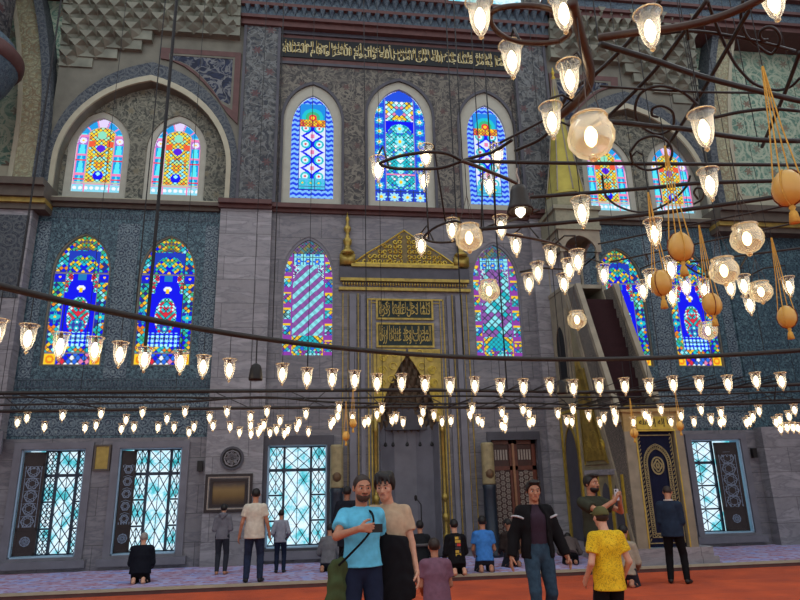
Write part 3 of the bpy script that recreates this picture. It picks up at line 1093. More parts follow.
stained(gC2, -0.02, 9.22, 0.14, local_arch(1.86, -0.17, 13.0 - 1.15 - 9.22, 13.0 - 9.22, 0.0), local_arch(1.46, 0.0, 2.45, 3.55, 0.0), M['plaster_white'], (0.7, ()))
gD = glass_mesh('leaded_glass', (1.32, 2.20), 1.22, 2.20, 0, pat_D, 1.15)
for c in D_WIN:
    stained(gD, c, 9.27, 0.34, local_arch(1.56, -0.27, dz(10.45) - 9.27, dz(11.52) - 9.27, 0.0), local_arch(1.22, 0.0, 1.32, 2.20, 0.0), M['plaster_white'], (0.6, ()))

# ------------------------------------------------------------------ tall lower windows with patterned grilles


def star_lines(mb, x0, x1, z0, z1, y, w=0.018):
    """star tracery filling a pane"""
    W = x1 - x0
    n = max(1, round((z1 - z0) / W / 1.6))
    H = (z1 - z0) / n
    def L(a, b_, ww=w):
        mb.bar((a[0], y, a[1]), (b_[0], y, b_[1]), ww, 0.012)
    cx = (x0 + x1) / 2
    for i in range(n):
        za, zb = z0 + i * H, z0 + (i + 1) * H
        cz = (za + zb) / 2
        L((x0, za), (x1, zb)); L((x0, zb), (x1, za))
        L((cx, za), (cx, zb), w * 0.8)
        L((x0, cz), (cx, zb)); L((cx, zb), (x1, cz)); L((x1, cz), (cx, za)); L((cx, za), (x0, cz))


def shutter(parent, loc, width, height, ang, side, mat=None):
    """open wooden shutter with inlay; hinged at loc, panel runs along local +x"""
    mb = MB()
    mb.box(0, width, -0.02, 0.02, 0, height)
    mb.box(0, 0.05, -0.032, 0.032, 0, height)
    mb.box(width - 0.05, width, -0.032, 0.032, 0, height)
    for z in (0, 0.52, height * 0.86, height - 0.06):
        mb.box(0, width, -0.032, 0.032, z, z + 0.06)
    o = mb.build('shutter', M['wood_dark'], parent)
    o.location, o.rotation_euler = loc, (0, 0, ang)
    mi = MB()
    for yy in (-0.026, 0.026):
        cxx = width / 2
        zz = 0.72
        while zz < height * 0.83:
            R = width * 0.30
            ps = [(cxx + R * math.cos(k * PI / 3), yy, zz + R * math.sin(k * PI / 3)) for k in range(6)]
            for k in range(6):
                mi.bar(ps[k], ps[(k + 1) % 6], 0.016, 0.008)
                mi.bar(ps[k], ps[(k + 2) % 6], 0.010, 0.008)
            for sx in (-1, 1):
                mi.bar((cxx + sx * width * 0.36, yy, zz - 0.13), (cxx + sx * width * 0.36, yy, zz + 0.13), 0.012, 0.008)
                mi.bar((cxx + sx * width * 0.30, yy, zz + 0.10), (cxx, yy, zz + 0.135), 0.010, 0.008)
            zz += 0.27
        for R in (0.10, 0.05):
            ps = [(cxx + R * math.cos(k * PI / 4), yy, 0.30 + R * math.sin(k * PI / 4)) for k in range(8)]
            for k in range(8):
                mi.bar(ps[k], ps[(k + 1) % 8], 0.016, 0.008)
                mi.bar(ps[k], ps[(k + 3) % 8], 0.010, 0.008)
        for z in (0.62, height * 0.84):
            for k in range(5):
                mi.box(width * (0.14 + 0.18 * k) - 0.012, width * (0.14 + 0.18 * k) + 0.012, yy - 0.006, yy + 0.006, z - 0.02, z + 0.03)
    mi.build('inlay', M['pearl'], o)
    return o


def low_window(x0, x1, z0, z1, n, open_side=None, shift=0.0, jamb=True):
    """n glazed columns; open_side: -1 shutter at left, 1 at right"""
    win_no[0] += 1
    y = 0.34
    g = mesh_obj('window_%d' % win_no[0], [(x0 - 0.3, 0.42, z0 - 0.2), (x1 + 0.3, 0.42, z0 - 0.2), (x1 + 0.3, 0.42, z1 + 0.2), (x0 - 0.3, 0.42, z1 + 0.2)], [(0, 1, 2, 3)], M['daylit'])
    g['kind'] = 'structure'
    gx0, gx1 = x0 + shift, x1 + min(shift, 0)
    mb = MB()
    W = gx1 - gx0
    cols = [0.0, 0.27, 0.73, 1.0] if n == 3 else [0.0, 0.42, 1.0]
    zt = [z0, z0 + (z1 - z0) * 0.25, z0 + (z1 - z0) * 0.5, z0 + (z1 - z0) * 0.75, z1]
    for c in cols:
        mb.box(gx0 + c * W - 0.028, gx0 + c * W + 0.028, y - 0.03, y + 0.03, z0, z1)
    mb.box(gx0, gx1, y - 0.03, y + 0.03, z0, z0 + 0.05)
    mb.box(gx0, gx1, y - 0.03, y + 0.03, z1 - 0.05, z1)
    mb.box(gx0, gx1, y - 0.035, y + 0.035, zt[3] - 0.035, zt[3] + 0.035)
    for i in range(len(cols) - 1):
        if n == 3 and i == 1:
            continue
        for z in (zt[1], zt[2]):
            mb.box(gx0 + cols[i] * W, gx0 + cols[i + 1] * W, y - 0.02, y + 0.02, z - 0.02, z + 0.02)
    mb.build('window_frame', M['lead'], g)
    tr = MB()
    for i in range(len(cols) - 1):
        a, b_ = gx0 + cols[i] * W + 0.03, gx0 + cols[i + 1] * W - 0.03
        if n == 3 and i == 1:
            star_lines(tr, a, b_, z0 + 0.05, zt[3] - 0.03, y + 0.02)
            star_lines(tr, a, b_, zt[3] + 0.03, z1 - 0.05, y + 0.02)
        else:
            for j in range(4):
                star_lines(tr, a, b_, zt[j] + 0.03, zt[j + 1] - 0.03, y + 0.02)
    tr.build('grille', M['lead'], g)
    jb = MB()
    jb.box(x0 - 0.02, x0 + 0.03, 0.0, 0.4, z0, z1)
    jb.box(x1 - 0.03, x1 + 0.02, 0.0, 0.4, z0, z1)
    jb.box(x0, x1, 0.0, 0.4, z0 - 0.02, z0 + 0.025)
    jb.box(x0, x1, 0.0, 0.4, z1 - 0.025, z1 + 0.02)
    jb.build('window_jamb', M['jamb'], g)
    return g


w1 = low_window(-8.87, -7.49, 0.40, 2.72, 3, shift=0.42)
shutter(w1, (-8.82, 0.06, 0.44), 0.44, 2.22, math.radians(12), -1)
w2 = low_window(-6.75, -5.36, 0.40, 2.72, 3, shift=0.26)
shutter(w2, (-6.70, 0.02, 0.44), 0.32, 2.22, math.radians(28), -1)
w3 = low_window(-3.40, -2.00, 0.42, 2.74, 3, shift=0.0)
w4 = low_window(7.41, 8.80, 0.40, 2.72, 2, shift=-0.62)
shutter(w4, (8.70, 0.04, 0.44), 0.58, 2.2, math.radians(170), 1)
w5 = low_window(5.36, 6.75, 0.40, 2.72, 3, shift=0.0)
# ================================================================== MIHRAB
mih = empty('mihrab', (0, 0, PLAT), 0, 'tall grey marble prayer niche with gilded crest, gold lines and two green calligraphy panels', 'prayer niche')


def part(mb, name, mat, parent, smooth=False, loc0=True):
    o = mb.build(name, mat, parent, smooth)
    if loc0 and parent is not None:
        o.location = -Vector(parent.location)
        if abs(parent.rotation_euler.z) > 1e-6:
            raise ValueError
    return o


def ppart(name, ols, y0, y1, mat, parent):
    o = plate(name, ols, y0, y1, mat, parent)
    o.location = -Vector(parent.location)
    return o


# recess: five-sided niche
pr = [(-0.74, 0.0), (-0.66, 0.42), (-0.28, 0.72), (0.28, 0.72), (0.66, 0.42), (0.74, 0.0)]
vs = [(x, y, z) for z in (0.1, 3.2) for x, y in pr]
fs = [(i, i + 1, i + 7, i + 6) for i in range(5)]
o = mesh_obj('niche_wall', vs, fs, M['marble_flat'], mih); o.location = (0, 0, -PLAT)
# stepped muqarnas hood
mb = MB()
for r_ in range(9):
    z = 3.1 + r_ * 0.22
    hw = 0.74 * (1 - (r_ / 9.0) ** 1.5) + 0.03
    dep = 0.72 * (1 - r_ / 9.5)
    n = max(2, int(hw * 2 / 0.17))
    for i in range(n):
        x = -hw + (i + 0.5) * 2 * hw / n
        y = dep * math.sqrt(max(0.05, 1 - (x / (hw + 0.05)) ** 2))
        w2 = hw / n
        mb.add([(x - w2, y, z + 0.22), (x + w2, y, z + 0.22), (x + w2 * 0.6, y - 0.12, z + 0.22), (x - w2 * 0.6, y - 0.12, z + 0.22), (x - w2, y, z + 0.05), (x + w2, y, z + 0.05), (x, y - 0.08, z + 0.08), (x, y, z - 0.06)],
               [(0, 3, 2, 1), (0, 4, 6, 3), (2, 6, 5, 1), (3, 6, 2), (4, 7, 6), (6, 7, 5), (0, 1, 5, 7, 4)])
    mb.box(-hw, hw, dep, dep + 0.1, z, z + 0.22)
part(mb, 'muqarnas_hood', plain('hood_brown_stone', S(92, 80, 64), 0.6, 0, 0.3, 0.2, 8.0), mih)
mb = MB().box(-0.85, 0.85, 0.5, 0.95, 3.1, 5.3); part(mb, 'niche_back', M['marble_dark'], mih)
# gold spandrels, pierced relief
sp = [(-0.86, 3.25), (-0.70, 3.25)]
for k in range(9):
    u = k / 8
    sp.append((-0.70 + 0.62 * u ** 1.1 if u < 1 else -0.06, 3.25 + 0.15 + 1.45 * u ** 0.75))
sp += [(-0.03, 5.0), (-0.03, 5.08), (-0.86, 5.08)]
for s in (-1, 1):
    ol = [(s * -x, z) for x, z in sp] if s > 0 else sp
    ppart('gold_spandrel', [ol], -0.05, 0.0, M['gold'], mih)
    mb = MB()
    for i in range(5):
        zc, xc, R = 3.55 + i * 0.33, s * -0.70 * -1 * (1 if s > 0 else 1), 0.10
        xc = s * (0.72 - i * 0.03)
        for k in range(3):
            mb.tube([(xc + (R - k * 0.03) * math.cos(a / 8 * PI * 1.7 + k), -0.065, zc + (R - k * 0.03) * math.sin(a / 8 * PI * 1.7 + k)) for a in range(9)], 0.014, 5)
        xc2 = s * (0.50 - i * 0.045)
        if i > 1:
            mb.tube([(xc2 + 0.09 * math.cos(a / 8 * PI * 1.7), -0.065, zc + 0.1 + 0.09 * math.sin(a / 8 * PI * 1.7)) for a in range(9)], 0.014, 5)
    part(mb, 'scroll_relief', M['gold_bright'], mih)
# gold frame lines
mb = MB()
def vline(x, z0, z1, w=0.022, p=0.03):
    mb.box(x - w / 2, x + w / 2, -p, 0, z0, z1)
for s in (-1, 1):
    vline(s * 1.63, 0.4, 6.55); vline(s * 1.50, 0.4, 6.55, 0.012); vline(s * 1.24, 0.4, 6.55); vline(s * 0.99, 0.3, 6.42, 0.03); vline(s * 0.90, 0.3, 6.38, 0.018)
mb.box(-0.99, 0.99, -0.03, 0, 6.38, 6.42)
mb.box(-0.90, 0.90, -0.03, 0, 6.30, 6.32)
part(mb, 'gold_line', M['gold'], mih)
for s in (-1, 1):
    mb = MB()
    xa, xb = sorted((s * 1.08, s * 1.18))
    mb.box(xa, xb, -0.09, 0, 0.3, 6.5)
    xa, xb = sorted((s * 1.30, s * 1.46))
    mb.box(xa, xb, -0.12, 0, 0.3, 6.5)
    part(mb, 'marble_strip', M['marble_flat'], mih)
    # slim gilded colonnette beside the recess
    mb = MB()
    mb.lathe([(0.07, 0.1), (0.07, 0.22), (0.05, 0.28), (0.045, 0.4), (0.075, 0.48), (0.045, 0.56), (0.04, 0.9), (0.07, 1.0), (0.04, 1.1), (0.045, 3.0), (0.075, 3.05), (0.045, 3.12), (0.07, 3.3)], 10, (s * 0.83, -0.05, 0))
    for z in (0.55, 1.0, 1.45):
        mb.lathe([(0.02, -0.12), (0.085, -0.03), (0.085, 0.03), (0.02, 0.12)], 8, (s * 0.83, -0.06, z))
    xa, xb = sorted((s * 0.76, s * 0.775))
    mb.box(xa, xb, -0.02, 0.02, 0.2, 3.2)
    xa, xb = sorted((s * 0.905, s * 0.93))
    mb.box(xa, xb, -0.05, 0.02, 0.2, 3.3)
    part(mb, 'gilded_colonnette', M['gold'], mih, True)
# entablature and crest
mb = MB()
mb.box(-1.74, 1.74, -0.10, 0, 6.62, 6.70); mb.box(-1.70, 1.70, -0.14, 0, 6.86, 6.94)
for i in range(46):
    x = -1.62 + 3.24 * i / 45
    mb.lathe([(0.005, -0.055), (0.03, 0), (0.005, 0.055)], 5, (x, -0.1, 6.78))
mb.box(-1.42, 1.42, -0.17, 0, 7.24, 7.32)
part(mb, 'entablature_moulding', M['gold'], mih)
part(MB().box(-1.72, 1.72, -0.12, 0, 6.94, 7.24), 'entablature', M['marble_dark'], mih)
crest = [(-1.36, 7.32), (1.36, 7.32), (1.30, 7.46), (1.12, 7.52), (1.02, 7.62), (0.84, 7.68), (0.74, 7.80), (0.56, 7.86), (0.46, 7.98), (0.28, 8.04), (0.18, 8.18), (0.05, 8.22), (0, 8.36)]
crest += [(-x, z) for x, z in reversed(crest[2:-1])]
ppart('gilded_crest', [crest], -0.06, -0.01, plain('crest_ground', S(104, 90, 56), 0.5, 0.3, 0.4, 0.2, 12.0), mih)
mb = MB()
rr = random.Random(3)
for s in (-1, 1):
    for i in range(9):
        xc = s * (0.12 + i * 0.135)
        top = 8.28 - abs(xc) * 0.66
        z = 7.42
        while z < top - 0.07:
            R = 0.06
            a0 = rr.random() * 6
            mb.tube([(xc + (R - 0.004 * a) * math.cos(a0 + s * a * 0.7), -0.075, z + (R - 0.004 * a) * math.sin(a0 + s * a * 0.7)) for a in range(9)], 0.02, 5)
            z += 0.14
    mb.tube([(s * 1.34, -0.08, 7.38), (s * 1.0, -0.08, 7.64), (s * 0.5, -0.08, 7.96), (0, -0.08, 8.32)], 0.022, 5)
mb.box(-1.36, 1.36, -0.1, 0, 7.32, 7.38)
part(mb, 'crest_scrolls', M['gold_bright'], mih)
for s in (-1, 1):
    mb = MB()
    mb.box(s * 1.52 - 0.20, s * 1.52 + 0.20, -0.16, 0, 7.30, 7.58)
    mb.lathe([(0.17, 7.58), (0.19, 7.64), (0.10, 7.72), (0.07, 7.82), (0.11, 7.9), (0.12, 7.98), (0.06, 8.06), (0.04, 8.18), (0.09, 8.26), (0.10, 8.32), (0.05, 8.4), (0.03, 8.5), (0.06, 8.58), (0.02, 8.68), (0.005, 8.8)], 12, (s * 1.52, -0.1, 0))
    part(mb, 'finial', M['gold'], mih, True)
# calligraphy panels
for za, zb, txt in ((5.90, 6.38 - 0.02, 'كلما دخل عليها زكريا'), (5.17, 5.72, 'المحراب وجد عندها رزقا')):
    ppart('panel_frame', [rect(-0.78, 0.72, za - 0.05, zb + 0.05), rect(-0.73, 0.67, za, zb)], -0.05, 0, M['gold'], mih)
    p_ = ppart('calligraphy_panel', [rect(-0.73, 0.67, za, zb)], -0.03, 0, M['green_text'], mih)
    h = zb - za
    for a, b_, t_ in ((0.06, 0.70, txt), (0.42, 0.96, txt[::-1].replace(' ', '')[:14][::-1] if False else txt)):
        l = lettering('lettering', t_, -0.70, 0.64, za + h * a, za + h * b_, -0.036, M['gold_flat'], None, 0.004, True, 0.012)
        l.parent = p_
    kd = MB()
    for i in range(9):
        x = -0.66 + i * 0.16
        kd.box(x, x + 0.012, -0.042, -0.034, za + h * 0.3, za + h * 0.94)
    kk = kd.build('letter_stroke', M['gold_flat'], p_)
# little ornaments hung in the recess
for x in (-0.55, -0.36, -0.02, 0.32, 0.62):
    yy = 0.3 if abs(x) > .1 else 0.2
    o = MB().lathe([(0.0, 0.08), (0.035, 0.03), (0.05, -0.02), (0.02, -0.05)], 8, (x, yy, 2.72))
    o.tube([(x, yy, 2.78), (x, yy, 3.3)], 0.004, 4)
    part(o, 'hanging_ornament', M['soot'], mih)

# long calligraphy band over the upper windows
band = empty('calligraphy_band', (0, 0, 13.5), 0, 'long black calligraphy band with gold lettering above the three upper windows', 'calligraphy')
o = plate('panel', [rect(-3.42, 3.36, 13.58, 14.22)], -0.03, 0.0, M['black_text'], band); o.location = -band.location
T1 = 'إنما يعمر مساجد الله من آمن بالله واليوم الآخر وأقام الصلاة'
T2 = 'وآتى الزكاة ولم يخش إلا الله فعسى أولئك أن يكونوا من المهتدين'
for a, b_, t_ in ((13.62, 14.02, T1), (13.86, 14.18, T2)):
    o = lettering('lettering', t_, -3.38, 3.32, a, b_, -0.036, plain('gold_leaf_letters', S(190, 182, 140), 0.6, 0.1, 0.3, 0.1), band, 0.004, True, 0.012)
    o.location = -band.location
mb = MB()
for i in range(70):
    x = -3.3 + i * 0.095 + rr.uniform(-0.03, 0.03)
    mb.box(x, x + 0.013, -0.042, -0.034, 13.72 + rr.uniform(-0.05, 0.1), 14.10 + rr.uniform(-0.1, 0.07))
o = mb.build('letter_stroke', M['gold_flat'], band); o.location = -band.location
struct(MB().box(-3.45, 3.45, -0.05, 0, 13.34, 13.42).build('trim_17', M['marble_dark']))
struct(MB().box(-3.45, 3.45, -0.06, 0, 14.34, 14.45).build('trim_17', M['marble_dark']))

# great candles either side of the niche
def candle(x, label):
    e = empty('giant_candle', (x, -0.35, PLAT), 0, label, 'candle', 'giant candles beside the prayer niche')
    MB().lathe([(0.24, 0), (0.26, 0.06), (0.20, 0.16), (0.16, 0.3), (0.19, 0.42), (0.155, 0.55), (0.15, 1.5), (0.17, 1.58), (0.15, 1.62)], 20).build('candle_stand', plain('dark_blue_green_stand', S(34, 44, 56), 0.4, 0.2, 0.5, 0.2), e, True)
    MB().lathe([(0.155, 1.62), (0.16, 1.66), (0.155, 1.72), (0.15, 2.5), (0.155, 2.56), (0.13, 2.6)], 20).build('candle_shaft', plain('old_cream_wax', S(142, 130, 96), 0.5, 0, 0.3, 0.22, 7.0), e, True)
    MB().lathe([(0.02, -0.15), (0.10, -0.05), (0.11, 0.04), (0.05, 0.12), (0.01, 0.2)], 10, (0, -0.10, 1.86)).build('wax_medallion', plain('brown_medallion', S(92, 70, 48), 0.5), e, True)
    return e
candle(-1.78, 'giant cream candle on a dark stand, left of the prayer niche beside the grilled window')
candle(1.86, 'giant cream candle on a dark stand, right of the prayer niche beside the wooden door')

# microphone on a stand in front of the niche
e = empty('microphone_stand', (0.10, -0.9, PLAT), 0, 'thin black microphone stand in front of the prayer niche', 'microphone stand')
MB().lathe([(0.15, 0), (0.15, 0.02), (0.02, 0.04)], 12).tube([(0, 0, 0.02), (0, 0, 1.22)], 0.014, 6).build('pole', M['soot'], e)
MB().tube([(0, 0, 1.22), (-0.10, -0.03, 1.34)], 0.011, 6).build('boom', M['soot'], e)
MB().lathe([(0.02, -0.06), (0.035, 0), (0.03, 0.05), (0.01, 0.07)], 10, (-0.12, -0.03, 1.36)).build('microphone', M['soot'], e)

# wooden door right of the niche
win_no[0] += 1
dr = MB()
dr.box(2.05, 3.24, 0.18, 0.24, 0.1, 2.78)
door = dr.build('door_1', M['wood_red']); door['kind'] = 'structure'
mb = MB()
for z0, z1 in ((0.1, 0.2), (2.05, 2.15), (2.68, 2.78)):
    mb.box(2.05, 3.24, 0.14, 0.2, z0, z1)
for x in (2.05, 2.55, 2.66, 3.14):
    mb.box(x, x + 0.10, 0.14, 0.2, 0.1, 2.78)
mb.build('door_frame', plain('lighter_red_wood', S(92, 44, 28), 0.4, 0, 0.4, 0.2, 8.0), door)
MB().box(2.62, 2.68, 0.10, 0.16, 0.1, 2.7).build('door_astragal', plain('worn_wood_edge', S(138, 96, 66), 0.4, 0, 0.4, 0.2, 8.0), door)
for x0 in (2.16, 2.77):
    mi = MB()
    z = 0.33
    while z < 2.0:
        for k in range(3):
            cx_, R = x0 + 0.07 + k * 0.13, 0.062
            zc = z + (0.06 if k % 2 else 0)
            ps = [(cx_ + R * math.cos(q * PI / 3), 0.176, zc + R * math.sin(q * PI / 3)) for q in range(6)]
            for q in range(6):
                mi.bar(ps[q], ps[(q + 2) % 6], 0.014, 0.008)
            mi.box(cx_ - 0.012, cx_ + 0.012, 0.17, 0.178, zc - 0.012, zc + 0.012)
        z += 0.135
    for k in range(5):
        mi.box(x0 + 0.03 + k * 0.07, x0 + 0.07 + k * 0.07, 0.17, 0.178, 2.3, 2.55)
    mi.build('door_inlay', M['pearl_warm'], door)
MB().box(2.0, 3.3, 0.24, 0.5, 0.1, 2.85).build('door_backing', M['wood_dark'], door)
struct(plate('trim_18', [rect(1.96, 3.33, 0.1, 2.98), rect(2.05, 3.24, 0.1, 2.78)], -0.04, 0.0, M['marble_dark']))

# framed picture and round relief on the left pier
e = empty('framed_panel', (-4.24, -0.16, 1.25), 0, 'brown framed embroidered panel hanging on the left marble pier', 'picture')
mb = MB(); y = 0.0
for g, (yy, mt) in enumerate((((0.06), M['wood_dark']), ((0.05), M['pearl_warm']), ((0.045), M['wood_dark']))):
    k = g * 0.055
    o = plate('picture_frame' if g != 1 else 'frame_inlay', [rect(-0.53 + k, 0.53 - k, 0.0 + k, 0.84 - k), rect(-0.53 + k + 0.06 - (0.03 if g == 1 else 0), 0.53 - k - 0.06 + (0.03 if g == 1 else 0), k + 0.06 - (0.03 if g == 1 else 0), 0.84 - k - 0.06 + (0.03 if g == 1 else 0))], -yy, 0.0, mt, e)
tt = NT('embroidered_landscape')
co = tt.coord()
xx, yy, zz = tt.xyz(co)
nz = tt.noise(co, 6, 4)
cc = tt.ramp(tt.op('ADD', zz, tt.op('MULTIPLY', nz, 0.12)), [(0.25, S(66, 52, 42)), (0.42, S(112, 88, 52)), (0.55, S(128, 104, 66)), (0.68, S(82, 70, 62))])
plate('canvas', [rect(-0.40, 0.40, 0.13, 0.71)], -0.02, 0.0, tt.bsdf(cc, 0.7), e)
e = empty('round_relief', (-4.2, -0.16, 2.44), 0, 'round dark carved disc on the left marble pier above the framed panel', 'relief')
mb = MB()
oc = lambda R: [(R * math.cos(k * PI / 12), R * math.sin(k * PI / 12)) for k in range(24)]
plate('disc_rim', [oc(0.27), oc(0.22)], -0.05, 0, M['marble_dark'], e)
plate('disc_plate', [oc(0.22)], -0.02, 0, M['soot'], e)
for R in (0.18, 0.12):
    ps = [(R * math.cos(q * PI / 4), -0.03, R * math.sin(q * PI / 4)) for q in range(8)]
    for q in range(8):
        mb.bar(ps[q], ps[(q + 1) % 8], 0.018, 0.02); mb.bar(ps[q], ps[(q + 3) % 8], 0.012, 0.02)
mb.lathe([(0.03, -0.01), (0.03, 0.01)], 8, (0, -0.03, 0))
mb.build('disc_tracery', M['marble_light'], e)
# small gold plaque between the left windows, wall speakers
e = empty('gold_plaque', (-7.12, -0.05, 2.25), 0, 'small gilded plaque on the marble between the two far left windows', 'plaque')
plate('plaque_plate', [rect(-0.15, 0.15, 0.0, 0.52)], 0.0, 0.05, M['gold_flat'], e)
plate('plaque_border', [rect(-0.18, 0.18, -0.03, 0.55), rect(-0.14, 0.14, 0.01, 0.51)], -0.02, 0.05, M['stone_brown'], e)
for x, z, yy, lab in ((-4.93, 2.28, 0.0, 'small black wall speaker by the left marble pier'), (9.1, 2.35, 0.0, 'small black wall speaker right of the far right window')):
    e = empty('wall_speaker', (x, yy, z), 0, lab, 'speaker')
    MB().box(-0.06, 0.06, -0.12, -0.02, -0.12, 0.12).build('speaker_box', M['soot'], e)
    MB().box(-0.02, 0.02, -0.03, 0.0, -0.04, 0.04).build('wall_bracket', M['soot'], e)

# ================================================================== MINBAR (pulpit), seen from its left side
mn = empty('minbar', (4.4, -1.5, PLAT), 0, 'tall marble and gilt pulpit with steep stairs, pointed gold spire and curtained gate', 'pulpit')
XL, XR = 3.9, 4.95
MW, MG = M['marble_warm'], M['gold_flat']
lat = arabesque('pierced_stair_lattice', S(124, 118, 108), S(62, 60, 58), S(92, 88, 82), 0.12, 0.08, 1.0, S(70, 68, 66), 0.5, 1.0, True)
ch_n = NT('pierced_lattice_side')


def yz_slab(mb, pts, x0, x1):
    n = len(pts)
    vs = [(x0, y, z) for y, z in pts] + [(x1, y, z) for y, z in pts]
    fs = [tuple(range(n)), tuple(range(2 * n - 1, n - 1, -1))]
    for i in range(n):
        j = (i + 1) % n
        fs.append((i, i + n, j + n, j))
    mb.add(vs, fs)
    return mb


lo = lambda z: -1.22 - (6.35 - z) * (1.72 / 5.9)       # lower edge of the stair stringer
up = lambda z: lo(z) - 0.52 - 0.30 * (6.35 - z) / 5.9


def clipz(f, z):
    return max(f(z), -3.0)


ZU = next(z for z in [6.35 - i * 0.01 for i in range(600)] if up(z) < -2.74)
# base plinth
mb = MB(); mb.box(3.7, 5.6, -3.04, -0.02, 0.1, 0.24); mb.box(3.76, 5.5, -3.03, -0.02, 0.24, 0.42)
part(mb, 'plinth', M['marble_light'], mn)
# tower under the canopy
mb = MB()
yz_slab(mb, [(-0.05, 0.4), (-0.05, 6.5), (-1.25, 6.5), (-1.25, 0.4)], 3.86, 3.98)
yz_slab(mb, [(-0.05, 0.4), (-0.05, 6.5), (-1.25, 6.5), (-1.25, 0.4)], XR - 0.1, XR)
mb.box(3.9, XR, -0.10, -0.02, 0.4, 6.5)
part(mb, 'tower_wall', MW, mn)
lo_inv = 6.35 - (2.72 - 1.22) * 5.9 / 1.72
# side panel filling the triangle under the stairs
mb = MB()
yz_slab(mb, [(-1.25, 0.4), (-2.72, 0.42), (-2.72, lo_inv), (lo(6.2), 6.2), (-1.25, 6.2)], 3.90, 3.96)
part(mb, 'side_panel', plain('side_panel_marble', S(122, 116, 92), 0.5, 0, 0.3, 0.16, 5.0), mn)
# stringers with lattice and pale borders
for sx, nm in ((XL, 'stair_balustrade'), (XR - 0.08, 'stair_balustrade')):
    mb = MB()
    yc = -2.98 if sx == XL else -2.78
    zu = next(z for z in [6.35 - i * 0.01 for i in range(600)] if up(z) < yc)
    yz_slab(mb, [(max(lo(0.45), yc + 0.02), 0.45), (lo(6.35), 6.35), (up(6.35), 6.35), (yc, zu), (yc, 0.45)], sx, sx + 0.08)
    part(mb, nm, lat, mn)
    for f, w in ((lo, 0.0), (up, 0.0)):
        mb = MB()
        for k in range(24):
            za, zb = 0.45 + k * 0.246, 0.45 + (k + 1) * 0.246
            if f(za) < yc + 0.03:
                continue
            mb.bar((sx + 0.03, f(za), za), (sx + 0.03, f(zb), zb), 0.13, 0.09, (0, 1, 0.3))
        part(mb, 'balustrade_rail', MW, mn)
# stair steps with dark red carpet
mb = MB()
ns = 22
for i in range(ns):
    z = 0.42 + i * (5.6 / ns)
    y = lo(z) - 0.12
    if y - 0.12 < -2.70:
        continue
    mb.box(XL + 0.08, XR - 0.08, y - 0.12, y + 0.6, z - 0.2, z + 0.25)
part(mb, 'steps', plain('dark_red_step_carpet', S(40, 16, 20), 0.9), mn)
# arched openings and gold mouldings on the left side: drawn as plates in the y-z plane
def yz_arch(y0, y1, z0, zs, za, x0, x1, grow=0.0):
    ol = arch(y0 - grow, y1 + grow, z0, zs, za + grow * 1.5)
    return ol
def yz_plate(name, ols, x0, x1, mat):
    vs, fs = plate_data(ols, 0, x1 - x0)
    vs = [(x0 + v[1], v[0], v[2]) for v in vs]
    o = mesh_obj(name, vs, [f[::-1] for f in fs], mat, mn)
    o.location = -mn.location
    return o
dk = plain('dark_opening', S(24, 26, 30), 0.7)
yz_plate('side_niche', [arch(-1.0, -0.42, 4.2, 5.0, 5.55)], 3.845, 3.86, dk)
yz_plate('niche_frame', [rect(-1.16, -0.26, 4.0, 5.9), arch(-1.0, -0.42, 4.2, 5.0, 5.55)], 3.82, 3.86, MW)
yz_plate('side_door', [arch(-1.12, -0.35, 0.42, 2.2, 3.0)], 3.845, 3.86, M['marble_dark'])
yz_plate('gold_moulding', [rect(-1.22, -0.2, 0.42, 3.42), rect(-1.17, -0.25, 0.42, 3.36)], 3.82, 3.862, M['gold_bright'])
yz_plate('gold_moulding', [arch(-1.15, -0.32, 0.42, 2.22, 3.08), arch(-1.12, -0.35, 0.42, 2.2, 3.0)], 3.82, 3.86, M['gold'])
# gilded triangle panel
tri_o = [(-1.36, 2.1), (lo(2.1) + 0.14, 2.1), (lo(5.0) + 0.14, 4.6), (-1.36, 4.6)]
tri_i = [(-1.42, 2.18), (lo(2.18) + 0.24, 2.18), (lo(4.3) + 0.12, 4.3), (-1.42, 4.3)]
yz_plate('gold_moulding', [tri_o, tri_i], 3.86, 3.90, M['gold'])
yz_plate('gilded_panel', [tri_i], 3.885, 3.90, plain('panel_bronze_paint', S(112, 100, 60), 0.5, 0.2, 0.4, 0.3, 10))
mb = MB()
for zc, yc, R in ((2.62, -1.85, 0.22), (2.5, -1.55, 0.12), (2.5, -2.12, 0.12), (3.2, -1.72, 0.2), (3.75, -1.58, 0.14), (4.1, -1.52, 0.09)):
    for k in range(2):
        mb.tube([(3.875, yc + (R - k * 0.06) * math.cos(a / 10 * PI * 1.8 + k), zc + (R - k * 0.06) * math.sin(a / 10 * PI * 1.8 + k)) for a in range(11)], 0.018, 5)
part(mb, 'scroll_relief', M['gold_bright'], mn)
yz_plate('gold_moulding', [rect(-2.55, -1.3, 1.86, 1.98)], 3.86, 3.90, M['marble_light'])
for ya in (-1.45, -1.95, -2.42):
    yz_plate('small_arch', [arch(ya - 0.30, ya + 0.02, 0.42, 1.35, 1.7)], 3.888, 3.90, M['marble_dark'])
    yz_plate('gold_moulding', [rect(ya - 0.38, ya - 0.33, 0.42, 1.86)], 3.86, 3.90, M['gold_bright'])
# the stair flight stands at a slight angle to the tower
for o in list(mn.children):
    me = o.data
    for v in me.vertices:
        if v.co.y < -1.25:
            v.co.x += 0.11 * (-1.25 - v.co.y)
    me.update()
